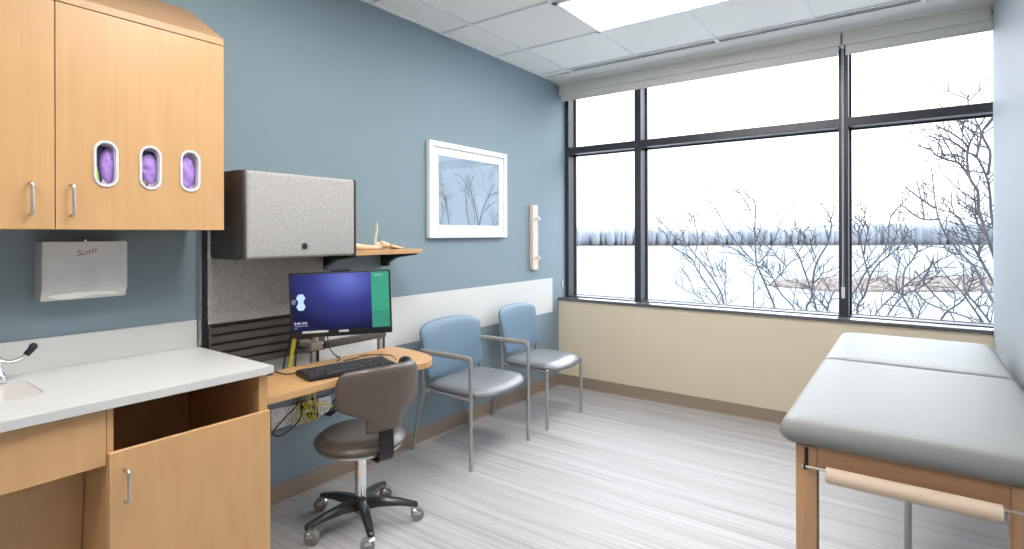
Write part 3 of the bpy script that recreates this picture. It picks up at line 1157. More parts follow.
text('user_text', 'Other', .0055, M['txt_s'], scr, Matrix.Translation((sx0 + .010, -.0014, .044)) @ RX, .0002)
text('panel_text', 'Welcome', .010, M['txt_s'], scr, Matrix.Translation((gxs + .014, -.0014, sz1 - .018)) @ RX, .0002)
text('menu_text', 'Home\nMenu\nHelp', .0075, M['txt_s'], scr, Matrix.Translation((sx0 + .002, -.0014, .175)) @ RX, .0002)
bm = B()
box(bm, sx0 + .044, sx0 + .160, -.0020, .002, .0205, .0315, .0004, 1)
finish('asset_sticker', bm, M['sticker'], r)
bm = B()
box(bm, sx0 + .208, sx0 + .252, -.0010, .002, .0175, .0280, .0004, 1)
finish('asset_sticker', bm, M['sticker'], r)
bm = B()
box(bm, -.045, .045, .004, .024, mh + .0005, mh + .011, .003, 2)
finish('webcam', bm, M['black'], r)

# monitor arm reaching from the wall standard to the back of the screen
r = root('monitor_mount', 'beige and silver monitor mount between the wall rail and screen', 'monitor mount', 1.76, 2.52, .75)
bm = B()
box(bm, 1.638, 1.706, 2.436, 2.472, .787, .830, .006, 3)
box(bm, 1.645, 1.695, 2.472, PY - .007, .80, .83, .003, 1)
finish('arm_clamp', bm, M['beige'], r)
bm = B()
bp = mc - Vector((-ax.y, ax.x, 0)) * -1 * .055
bpt = Vector((mc.x, mc.y, 0)) + Vector((-ax.y, ax.x, 0)) * .058
tube(bm, fillet_path([(1.672, 2.455, .835), (1.672, 2.455, 1.02), (bpt.x, bpt.y, 1.04)], .03), .016, 14)
disc(bm, (bpt.x, bpt.y, 1.04), (-ax.y, ax.x, 0), .036, .014, 20, bev=.003)
finish('arm_tube', bm, M['nickel'], r)
settle(r)

# cables dropping behind the monitor
for dx in (0, -.011):
    cable('network_cable', 'yellow network cable dropping from behind the monitor to the desk', [(1.548 + dx, 2.425, .90), (1.542 + dx, 2.43, .84), (1.530 + dx, 2.43, .78), (1.518 + dx, 2.428, .70)], .0045, M['yellow'])
cable('monitor_cable', 'black cable left of the yellow cables behind the monitor', [(1.530, 2.44, .90), (1.515, 2.44, .83), (1.497, 2.44, .78), (1.484, 2.44, .70)], .0040, M['black'])
cable('monitor_cable', 'black cable right of the yellow cables behind the monitor', [(1.566, 2.43, .90), (1.558, 2.43, .84), (1.551, 2.43, .79), (1.541, 2.43, .70)], .0040, M['black'])
for o in list(C.objects):
    if o.get('label') == 'yellow network cable dropping from behind the monitor to the desk':
        o['group'] = 'yellow cables behind the monitor'

# ================================================================== KEYBOARD, MOUSE, SMALL ITEMS
kbl = Vector((1.428, 2.243, 0))
kw = .428
kang = math.radians(-11.5)
kd = .155
r = empty('keyboard', (kbl.x, kbl.y, DZ + .001), kang)
tag(r, 'black full-size keyboard on the desktop below the monitor', 'keyboard')
bm = B()
prism(bm, [(-kd, 0), (-kd, .012), (-kd + .012, .014), (-.006, .026), (0, .022), (0, 0)], 'X', 0, kw)
bmesh.ops.bevel(bm, geom=[e for e in bm.edges], offset=.0025, segments=2, affect='EDGES')
finish('keyboard_case', bm, M['black'], r)
bm = B()
m_ = plain('keycap_black', (.045, .045, .05), .35)
rows = 6
for j in range(rows):
    y = -.014 - j * .0205 - (.006 if j > 0 else 0)
    x = .010
    blocks = [(.010, kw * .66, 15), (kw * .685, kw * .80, 3), (kw * .825, kw - .010, 4)]
    for x0, x1, n in blocks:
        if j == 0 and n == 4:
            continue
        w = (x1 - x0) / n
        k = 0
        while k < n:
            span = 1
            if n == 15 and j == 5 and k == 4:
                span = 6
            if n == 15 and j in (3, 4) and k in (0, 13):
                span = 2
            xx0 = x0 + w * k; xx1 = x0 + w * min(n, k + span)
            zt = .0265 + (y + .006) / kd * .012 + .0035
            vs = box(bm, xx0 + .0012, xx1 - .0012, y - .018, y - .001, zt - .008, zt)
            cx, cy = (xx0 + xx1) / 2, y - .0095
            for v in vs:
                if v.co.z > zt - .001:
                    v.co.x = cx + (v.co.x - cx) * (1 - .0045 / (xx1 - xx0) * 1.0)
                    v.co.y = cy + (v.co.y - cy) * .78
            k += span
finish('keys', bm, m_, r, smooth=False)
mm = at(405.5, 360, 'Z', DZ + .015)
r = empty('computer_mouse', (mm.x, mm.y, DZ + .001), math.radians(-20))
tag(r, 'black computer mouse on the desktop behind the stool backrest', 'mouse')
bm = B()
t = bmesh.ops.create_uvsphere(bm, u_segments=24, v_segments=16, radius=1)
for v in bm.verts:
    a = v.co
    z = max(a.z, -.15)
    v.co = Vector((a.x * .031, a.y * .052, (z + .15) * .029 * (1 - .15 * a.y)))
finish('mouse_body', bm, M['black'], r, angle=60)
bm = B()
disc(bm, (0, .022, .0245), (1, 0, 0), .006, .006, 16, bev=.001)
finish('scroll_wheel', bm, M['grey'], r)
cable('mouse_cable', 'thin black mouse cable curving over the desktop behind the keyboard',
      [(mm.x - .01, mm.y + .055, DZ + .012), (1.95, 2.20, DZ + .004), (1.90, 2.29, DZ + .004), (1.85, 2.32, DZ + .004), (1.80, 2.29, DZ + .006), (1.73, 2.30, DZ + .004)], .0022, M['black'])
cable('keyboard_cable', 'black keyboard cable looping from the desk edge to the keyboard',
      [(1.36, 2.385, DZ + .005), (1.375, 2.365, DZ + .016), (1.392, 2.325, DZ + .010), (1.412, 2.285, DZ + .004), (1.445, 2.262, DZ + .008)], .0032, M['black'])
p0 = at(333, 352, 'Y', 2.46); p1 = at(338, 361, 'Y', 2.42)
cable('usb_cable', 'thin black cable falling from the monitor to the keyboard', [(1.72, 2.42, .86), (1.725, 2.41, .80), (1.735, 2.385, .765), (1.745, 2.35, DZ + .005), (1.70, 2.31, DZ + .005)], .0028, M['black'])
q = at(268, 374, 'Z', DZ + .006)
r = root('cable_clip', 'small black clip on the desktop against the white countertop', 'clip', q.x, q.y, DZ)
bm = B()
box(bm, q.x - .030, q.x + .018, q.y - .015, q.y + .022, DZ + .0005, DZ + .022, .004, 2)
finish('clip_body', bm, M['black'], r)
bm = B()
box(bm, q.x - .016, q.x + .006, q.y - .010, q.y + .012, DZ + .022, DZ + .026, .001, 1)
finish('clip_lid', bm, M['grey'], r)
settle(r)

# ================================================================== STOOL
SX, SY = 1.690, 2.120
r = root('task_stool', 'taupe vinyl task stool on black five-spoke caster base', 'stool', SX, SY, 0)
bm = B()
R = .212
lathe(bm, [(.02, .384), (R - .045, .384), (R - .016, .389), (R - .003, .400), (R, .410), (R - .003, .419), (R - .034, .443), (R - .042, .4465), (R - .06, .4475), (R - .12, .4485), (.02, .449)], SX, SY, 56)
finish('seat', bm, M['taupe'], r)
bm = B()
lathe(bm, [(.03, .372), (R - .04, .372), (R - .018, .378), (R - .016, .388), (.03, .386)], SX, SY, 56)
finish('seat_rim', bm, M['nickel'], r)
bm = B()
lathe(bm, [(.012, .10), (.026, .10), (.026, .335), (.034, .345), (.060, .371), (.012, .372)], SX, SY, 32)
finish('column', bm, M['chrome'], r)
BA = math.radians(25)
bm = B()
lathe(bm, [(.012, .062), (.030, .062), (.037, .075), (.040, .128), (.034, .138), (.012, .14)], SX, SY, 32)
finish('hub', bm, M['blackm'], r)
for k in range(5):
    a = BA + 2 * PI * k / 5
    d = Vector((math.cos(a), math.sin(a), 0)); s = Vector((-d.y, d.x, 0))
    rings = []
    for q_, w, zt, zb in ((.030, .024, .130, .072), (.10, .022, .124, .080), (.18, .019, .110, .078), (.245, .0165, .092, .068), (.262, .015, .088, .066), (.268, .010, .082, .068)):
        c = Vector((SX, SY, 0)) + d * q_
        zm = (zt + zb) / 2
        rings.append([c + s * w + Vector((0, 0, zb + .006)), c + s * w + Vector((0, 0, zt - .010)), c + s * w * .55 + Vector((0, 0, zt)), c - s * w * .55 + Vector((0, 0, zt)),
                      c - s * w + Vector((0, 0, zt - .010)), c - s * w + Vector((0, 0, zb + .006)), c - s * w * .5 + Vector((0, 0, zb)), c + s * w * .5 + Vector((0, 0, zb))])
    bm = B(); loft(bm, rings)
    lg = finish('base_spoke', bm, M['blackm'] if k != 3 else M['blackm'], r)
    # caster: stem, hood and twin wheel
    c = Vector((SX, SY, 0)) + d * .252
    ca = a + (.9, 2.2, -1.1, .6, 1.7)[k]
    ca = (-.68, 2.2, -1.1, 2.46, -.68)[k]
    f = Vector((math.cos(ca), math.sin(ca), 0)); g = Vector((-f.y, f.x, 0))
    bm = B()
    tube(bm, [c + Vector((0, 0, .050)), c + Vector((0, 0, .070))], .0095, 12)
    lathe(bm, [(.004, .046), (.017, .047), (.019, .053), (.012, .060), (.004, .061)], c.x, c.y, 18)
    for sgn in (-1, 1):
        q0 = c + f * .012 + g * sgn * .0165
        rings = [[q0 + g * e + f * (.016 * math.cos(t)) + Vector((0, 0, .034 + .016 * math.sin(t))) for t in [PI * j / 8 for j in range(9)]] for e in (-.0015, .0015)]
        loft(bm, rings)
    cs = finish('caster_fork', bm, M['nickel'], lg)
    bm = B()
    wc = c + f * .014 + Vector((0, 0, .0315))
    disc(bm, wc + g * .0085, g, .031, .013, 28, bev=.003)
    disc(bm, wc - g * .0085, g, .031, .013, 28, bev=.003)
    disc(bm, wc, g, .012, .034, 18, bev=.002)
    finish('caster_wheel', bm, M['caster'], lg)
# J bracket carrying the backrest
ba = math.radians(259)
bd = Vector((math.cos(ba), math.sin(ba), 0)); bs = Vector((-bd.y, bd.x, 0))
bm = B()
path = [(.06, .366), (.18, .366), (.222, .371), (.238, .395), (.240, .45), (.236, .50), (.233, .555)]
P = smooth_path([(a_, 0, b_) for a_, b_ in path], 6)
rings = []
for i, p in enumerate(P):
    tg = (P[min(i + 1, len(P) - 1)] - P[max(i - 1, 0)]).normalized()
    nn = Vector((-tg.z, 0, tg.x))
    def W3(o2, wdt):
        return Vector((SX, SY, 0)) + bd * (p.x + nn.x * o2) + bs * wdt + Vector((0, 0, p.z + nn.z * o2))
    rings.append([W3(-.005, -.034), W3(.005, -.034), W3(.005, .034), W3(-.005, .034)])
loft(bm, rings)
finish('back_bracket', bm, M['black'], r, angle=60)
bm = B()


def wf(t):
    lo, hi = .092, .220
    s_ = min(1, max(0, (t - .20) / .28))
    w = lo + (hi - lo) * (s_ ** 1.6 * (2.6 - 1.6 * s_) if s_ < 1 else 1)
    if t > .80:
        q_ = (t - .80) / .20
        w -= .045 * (1 - math.sqrt(max(0, 1 - q_ ** 2)))
    return w


def place(u, h, d_):
    Rw = .34
    ang = u / Rw
    x = Rw * math.sin(ang)
    inward = Rw * (1 - math.cos(ang))
    t = (h - .505) / .29
    rad = .236 - inward + d_ + (h - .60) * .03
    zz = h - (.10 + .25 * t) * u * u
    q_ = Vector((SX, SY, 0)) + bd * rad + bs * x
    return Vector((q_.x, q_.y, zz))


cushion(bm, 34, 18, wf, (.505, .793), .044, place, edge=10)
finish('backrest', bm, M['taupe'], r, angle=80)
settle(r)

# ================================================================== GUEST CHAIRS


def guest_chair(name, label, cx, w, arms, zback, group=None):
    """cx centre across, w half distance between the front legs."""
    r = root(name, label, 'chair', cx, 2.3, 0, group)
    yf, yb, yk = 2.067, 2.588, 2.485
    rt = .0115
    for s in (-1, 1):
        x = cx + s * w
        bm = B()
        if arms:
            tube(bm, fillet_path([(x, yf, 0), (x, yf, .638), (x, yf + .012, .640)], .01), rt, 12)
        else:
            tube(bm, [(x, yf, 0), (x, yf, .415)], rt, 12)
            disc(bm, (x, yf, .418), (0, 0, 1), rt, .008, 12, bev=.003)
        lg = finish('leg', bm, M['chair_m'], r)
        bm = B()
        xb = x + (.036 if s < 0 else .002)
        tube(bm, smooth_path([(xb, yb, 0), (xb, yk + .055, .20), (xb, yk + .006, .36), (xb, yk, .43), (xb - (.016 if s > 0 else .0), yk + .006, .56), (xb - (.030 if s > 0 else .0), yk + .020, .69)], 6), rt, 12)
        finish('leg', bm, M['chair_m'], r)
        if arms:
            bm = B()
            tube(bm, fillet_path([(x, yf + .004, .626), (x, yf + .004, .647), (x, yf + .03, .649), (x, yk - .075, .650), (x - s * .012, yk - .02, .648), (x - s * .028, yk + .012, .642)], .018), .0128, 14, squash=(1.25, .75))
            finish('armrest', bm, M['arm_m'], r)
        bm = B()
        tube(bm, [(x, yf, .405), (xb, yk + .002, .405)], .0085, 10)
        finish('side_rail', bm, M['chair_m'], r)
    bm = B()
    tube(bm, [(cx - w, yf + .05, .400), (cx + w, yf + .05, .400)], .009, 10)
    finish('cross_rail', bm, M['chair_m'], r)
    bm = B()
    tube(bm, [(cx - w, yk - .06, .400), (cx + w, yk - .06, .400)], .009, 10)
    finish('cross_rail', bm, M['chair_m'], r)
    # seat: rounded plan, bulging waterfall front
    bm = B()
    rings = []
    wi = w - (.012 if arms else -.004)
    def plan(inset, z, dome=0):
        out = []
        n = 44
        for k in range(n):
            a = 2 * PI * k / n
            ca, sa = math.cos(a), math.sin(a)
            u = math.copysign(abs(ca) ** .36, ca)
            v = math.copysign(abs(sa) ** .36, sa)
            wloc = wi * (1 - .05 * (v + 1) / 2)
            xx = cx + u * (wloc - inset)
            yy = 2.262 + v * (.212 - inset) - (.030 * (1 - u * u) if v < 0 else 0) * abs(v)
            front = max(0, (2.14 - yy) / .09)
            out.append((xx, yy, z - .012 * front * front))
        return out
    for inset, z in ((.03, .410), (.008, .413), (0, .424), (.001, .437), (.010, .449), (.028, .456), (.06, .459), (.10, .460), (.15, .460)):
        rings.append(plan(inset, z))
    loft(bm, rings)
    finish('seat', bm, M['grey_v'], r, angle=80)
    # back cushion
    bm = B()
    z0, z1 = zback
    wt = w + .006
    def wfun(t):
        wv = wt * (.875 + .125 * t)
        if t > .80:
            q_ = (t - .80) / .20
            wv *= .60 + .40 * max(0, 1 - q_ ** 2.6) ** .5
        if t < .10:
            q_ = (.10 - t) / .10
            wv *= .90 + .10 * max(0, 1 - q_ ** 2) ** .5
        return wv
    def pl(u, h, d_):
        t = (h - z0) / (z1 - z0)
        y = 2.448 + .060 * t - .30 * u * u + .010 + d_
        z = h - .22 * u * u * (1 if t > .5 else -.4 * (1 - 2 * t)) * (abs(2 * t - 1))
        return Vector((cx + u, y, z))
    cushion(bm, 24, 18, wfun, (z0, z1), .044, pl, edge=5)
    finish('backrest', bm, M['blue_v'], r, angle=80)
    settle(r)
    return r


guest_chair('armchair', 'blue and grey guest chair with metal arms beside the desk', 2.730, .295, True, (.468, .822))
guest_chair('side_chair', 'armless blue and grey guest chair nearest the window', 3.503, .244, False, (.480, .832))

# ================================================================== EXAM TABLE
EX0, EX1 = 1.862, 3.775
EYL, EYR = .338, -.345
r = root('exam_table', 'wooden exam table with pale grey padded top beside the window', 'exam table', 2.8, 0, 0)


def pad(x0, x1, y0, y1, z0, z1, rp, near_round, far_round):
    bm = B()
    n = 10
    prof = []
    H = z1 - z0
    # bottom to top: inset and height
    prof = [(.050, z0), (.022, z0 + .006), (.006, z0 + .018), (0, z0 + .032), (.003, z0 + .046), (.012, z0 + H - .010), (.026, z1 - .003), (.045, z1), (.10, z1 + .003), (.18, z1 + .005), (.27, z1 + .006)]
    rings = []
    for inset, z in prof:
        pts = []
        base = [(x1, y1, far_round), (x0, y1, near_round), (x0, y0, near_round), (x1, y0, far_round)]
        for (cx, cy, rr), a0 in zip(base, (0, 90, 180, 270)):
            sx = 1 if cx == x1 else -1
            sy = 1 if cy == y1 else -1
            isx = inset if (rr > .02) else inset * .45
            rad = max(rr - inset, .012)
            ex = cx - sx * isx; ey = cy - sy * inset
            for k in range(n + 1):
                a = math.radians(a0 + 90 * k / n)
                pts.append((ex - sx * rad + rad * math.cos(a), ey - sy * rad + rad * math.sin(a), z))
        rings.append(pts)
    loft(bm, rings)
    return bm


bm = pad(EX0, 2.902, EYR, EYL, .725, .803, .06, .045, .018)
finish('seat_pad', bm, M['exam_v'], r, angle=70)
bm = pad(2.914, EX1, EYR, EYL, .725, .803, .06, .018, .085)
finish('head_pad', bm, M['exam_v'], r, angle=70)
LX0 = 1.900
LYL, LYR = .292, -.265
for x in (LX0, 3.66):
    for y in (LYL - .058, LYR):
        bm = B()
        box(bm, x, x + .058, y, y + .058, 0, .724, .003, 2)
        finish('leg', bm, M['oak'], r)
zt, zb = .7245, .655
for a_ in (LX0 + .006, 3.66 + .03):
    bm = B()
    box(bm, a_, a_ + .022, LYR + .058, LYL - .058, zb, zt, .001, 1)
    finish('end_rail', bm, M['oak_h'], r)
for a_ in (LYL - .030, LYR + .008):
    bm = B()
    box(bm, LX0 + .058, 3.66, a_, a_ + .022, zb, zt, .001, 1)
    finish('side_rail', bm, M['maple_h'], r)
bm = B()
box(bm, LX0 + .03, 3.69, LYR + .031, LYL - .031, .715, .7245)
finish('table_deck', bm, M['maple_h'], r)
bm = B()
box(bm, 2.86, 2.892, .000, .028, 0, .7145, .003, 2)
finish('centre_post', bm, M['nickel'], r)
# hooks and rod for the paper roll
rx = LX0 - .034
rzz = .671
bm = B()
tube(bm, [(rx, LYL - .022, rzz), (rx, LYR + .012, rzz)], .0032, 10)
finish('roll_rod', bm, M['nickel'], r)
for y in (LYL - .030, LYR + .022):
    bm = B()
    box(bm, LX0 - .0035, LX0 + .001, y - .005, y + .005, .652, .718, .001, 1)
    tube(bm, fillet_path([(LX0 - .002, y, .662), (rx, y, .661), (rx - .006, y, .668), (rx - .006, y, .682)], .006), .0028, 8)
    finish('roll_hook', bm, M['black'], r)
settle(r)
r = root('paper_roll', 'tan paper roll hung on a rod at the near end of the exam table', 'paper roll', rx, 0, .65)
bm = B()
tube(bm, [(rx, .205, rzz - .012), (rx, .202, rzz - .012), (rx, -.185, rzz - .012), (rx, -.188, rzz - .012)], .0225, 28)
# core hole shown by a slim recessed ring at each end
finish('paper_core', bm, M['paper'], r, angle=40)
settle(r)

# ================================================================== PICTURE
r = root('framed_picture', 'white framed picture of bare branches on the blue wall', 'picture', 3.085, WY, 1.345)
FX0, FX1, FZ0, FZ1 = 2.628, 3.492, 1.351, 2.006
YB = WY - .001; YFt = WY - .034
bm = B()
fw = .036
for a in ((FX0, FX1, FZ0, FZ0 + fw), (FX0, FX1, FZ1 - fw, FZ1), (FX0, FX0 + fw, FZ0 + fw, FZ1 - fw), (FX1 - fw, FX1, FZ0 + fw, FZ1 - fw)):
    box(bm, a[0], a[1], YFt, YB, a[2], a[3], .002, 1)
finish('picture_frame', bm, M['frame_w'], r)
PX0_, PX1_, PZ0_, PZ1_ = 2.728, 3.405, 1.440, 1.915
mat_o = [(FX0 + fw, FZ0 + fw), (FX1 - fw, FZ0 + fw), (FX1 - fw, FZ1 - fw), (FX0 + fw, FZ1 - fw)]
mat_i = [(PX0_, PZ0_), (PX0_, PZ1_), (PX1_, PZ1_), (PX1_, PZ0_)]
holed('mat_board', mat_o, [mat_i], .003, M['mat'], r, Matrix.Translation((0, WY - .016, 0)) @ TW)
bm = B()
box(bm, FX0 + .02, FX1 - .02, WY - .012, WY - .009, FZ0 + .02, FZ1 - .02)
pr_ = finish('print', bm, M['print'], r, smooth=False)
bm = B()
rr = random.Random(5)


def flat_branch(x, z, ang, L, w, depth):
    n = 7
    px, pz = x, z
    pts = [(px, pz)]
    for i in range(n):
        ang += rr.uniform(-.16, .16)
        px += math.cos(ang) * L / n; pz += math.sin(ang) * L / n
        if not (PX0_ + .004 < px < PX1_ - .004 and PZ0_ < pz < PZ1_ - .10):
            break
        pts.append((px, pz))
        if depth and i > 1 and rr.random() < .75:
            flat_branch(px, pz, ang + rr.choice((-1, 1)) * rr.uniform(.4, .8), L * rr.uniform(.3, .55), w * .6, depth - 1)
    for i in range(len(pts) - 1):
        (a, b), (c, d_) = pts[i], pts[i + 1]
        t = Vector((c - a, d_ - b)).normalized()
        nx, nz = -t.y, t.x
        wa = w * (1 - i / n * .6) / 2; wb = w * (1 - (i + 1) / n * .6) / 2
        prism(bm, [(a + nx * wa, b + nz * wa), (c + nx * wb, d_ + nz * wb), (c - nx * wb, d_ - nz * wb), (a - nx * wa, b - nz * wa)], 'Y', WY - .0126, WY - .0119)


for x, z, a, L, w in ((3.16, 1.442, 1.75, .42, .012), (3.17, 1.442, 1.25, .45, .012), (3.06, 1.442, 1.95, .36, .009), (2.84, 1.442, 1.75, .38, .008), (2.86, 1.50, 2.3, .22, .005),
                      (3.22, 1.54, .8, .3, .007), (3.36, 1.442, .7, .12, .005), (3.32, 1.442, 1.1, .15, .004), (2.755, 1.442, 1.4, .18, .005), (3.12, 1.442, 1.5, .30, .006)):
    flat_branch(x, z, a, L, w, 2)
finish('printed_branches', bm, M['twig'], pr_, smooth=False)
bm = B()
box(bm, FX0 + fw - .004, FX1 - fw + .004, WY - .0245, WY - .0225, FZ0 + fw - .004, FZ1 - fw + .004)
finish('picture_glass', bm, M['pglass'], r, smooth=False)
settle(r)

# wooden coat rail fixed upright
r = root('coat_rack', 'upright maple coat rack with two metal pegs near the window', 'coat rack', 3.89, WY, 1.07)
bm = B()
box(bm, 3.856, 3.934, WY - .034, WY - .001, 1.074, 1.622, .002, 1)
finish('backboard', bm, plain('pale_maple_board', (.74, .60, .50), .4, noise=.05, nscale=30), r)
for z in (1.507, 1.176):
    bm = B()
    y0 = WY - .034
    tube(bm, [(3.895, y0, z), (3.895, y0 - .030, z)], .007, 12)
    disc(bm, (3.895, y0 - .035, z), (0, 1, 0), .016, .012, 20, bev=.003)
    disc(bm, (3.895, y0 - .0015, z), (0, 1, 0), .013, .003, 20)
    finish('peg', bm, M['nickel'], r)
settle(r)

# ================================================================== OUTSIDE
LZ = -8.0
# the lake: broad ice sheet with gentle drifts, and the bank below the building
bm = B()
fdir = Vector((math.cos(YAW), math.sin(YAW), 0)); rdir = Vector((math.sin(YAW), -math.cos(YAW), 0))
q = [fdir * 18 - rdir * 25, fdir * 18 + rdir * 40, fdir * 470 + rdir * 620, fdir * 470 - rdir * 420]
prism(bm, [(p.x, p.y) for p in q], 'Z', LZ - .3, LZ)
o = finish('lake', bm, M['ice'], smooth=False)
o['kind'] = 'structure'
bm = B()
bmesh.ops.create_grid(bm, x_segments=40, y_segments=60, size=1)
rg = random.Random(3)
for v in bm.verts:
    x = 4.9 + (v.co.x + 1) / 2 * 36
    y = v.co.y * 42 + 5
    t = min(1, max(0, (x - 5) / 34))
    v.co = Vector((x, y, -4.6 - 3.7 * t * t * (3 - 2 * t) + .08 * math.sin(x * .9 + y * .6)))
o = finish('ground_bank', bm, M['snow'])
o['kind'] = 'structure'
# reed island
bm = B()
rg = random.Random(11)
ctr = []
for k in range(2600):
    s_ = rg.random()
    px = 775 + 420 * s_
    y0v = 283 - 4.5 * min(1, (px - 775) / 90)
    y1v = 286.5 + 5.5 * min(1, (px - 775) / 60)
    v = rg.uniform(y0v, y1v)
    c = at(px, v, 'Z', LZ)
    h = rg.uniform(.35, .75)
    w = rg.uniform(.35, .8)
    rings = []
    for zz, f in ((LZ, 1), (LZ + h * .6, .8), (LZ + h, .15)):
        rings.append([(c.x + w * f * math.cos(2 * PI * j / 5 + k), c.y + w * f * math.sin(2 * PI * j / 5 + k), zz) for j in range(5)])
    loft(bm, rings)
o = finish('reeds', bm, M['reed'])
tag(o, 'pale brown band of dry reeds on the frozen lake', 'reeds', kind='stuff')
# far shore and its woods
bm = B()
q = [fdir * 432 - rdir * 420, fdir * 432 + rdir * 620, fdir * 640 + rdir * 820, fdir * 640 - rdir * 560]
prism(bm, [(p.x, p.y) for p in q], 'Z', LZ - .3, LZ + .5)
o = finish('land_shore', bm, M['reed'], smooth=False)
o['kind'] = 'structure'
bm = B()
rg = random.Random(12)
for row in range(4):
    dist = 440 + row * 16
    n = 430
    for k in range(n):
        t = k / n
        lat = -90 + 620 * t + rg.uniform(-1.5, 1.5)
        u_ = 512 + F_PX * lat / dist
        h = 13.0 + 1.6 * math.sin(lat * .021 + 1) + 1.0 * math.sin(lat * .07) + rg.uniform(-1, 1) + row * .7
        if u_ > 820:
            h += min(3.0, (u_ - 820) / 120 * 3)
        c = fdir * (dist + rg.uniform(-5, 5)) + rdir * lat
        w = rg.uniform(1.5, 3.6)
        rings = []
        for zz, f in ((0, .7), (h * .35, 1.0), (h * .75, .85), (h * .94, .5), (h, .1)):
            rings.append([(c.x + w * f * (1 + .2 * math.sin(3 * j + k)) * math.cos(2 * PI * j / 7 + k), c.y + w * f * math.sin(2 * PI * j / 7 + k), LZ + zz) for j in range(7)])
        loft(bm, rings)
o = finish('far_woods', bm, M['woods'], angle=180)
tag(o, 'hazy blue-grey woods along the far shore of the lake', 'woods', kind='stuff')

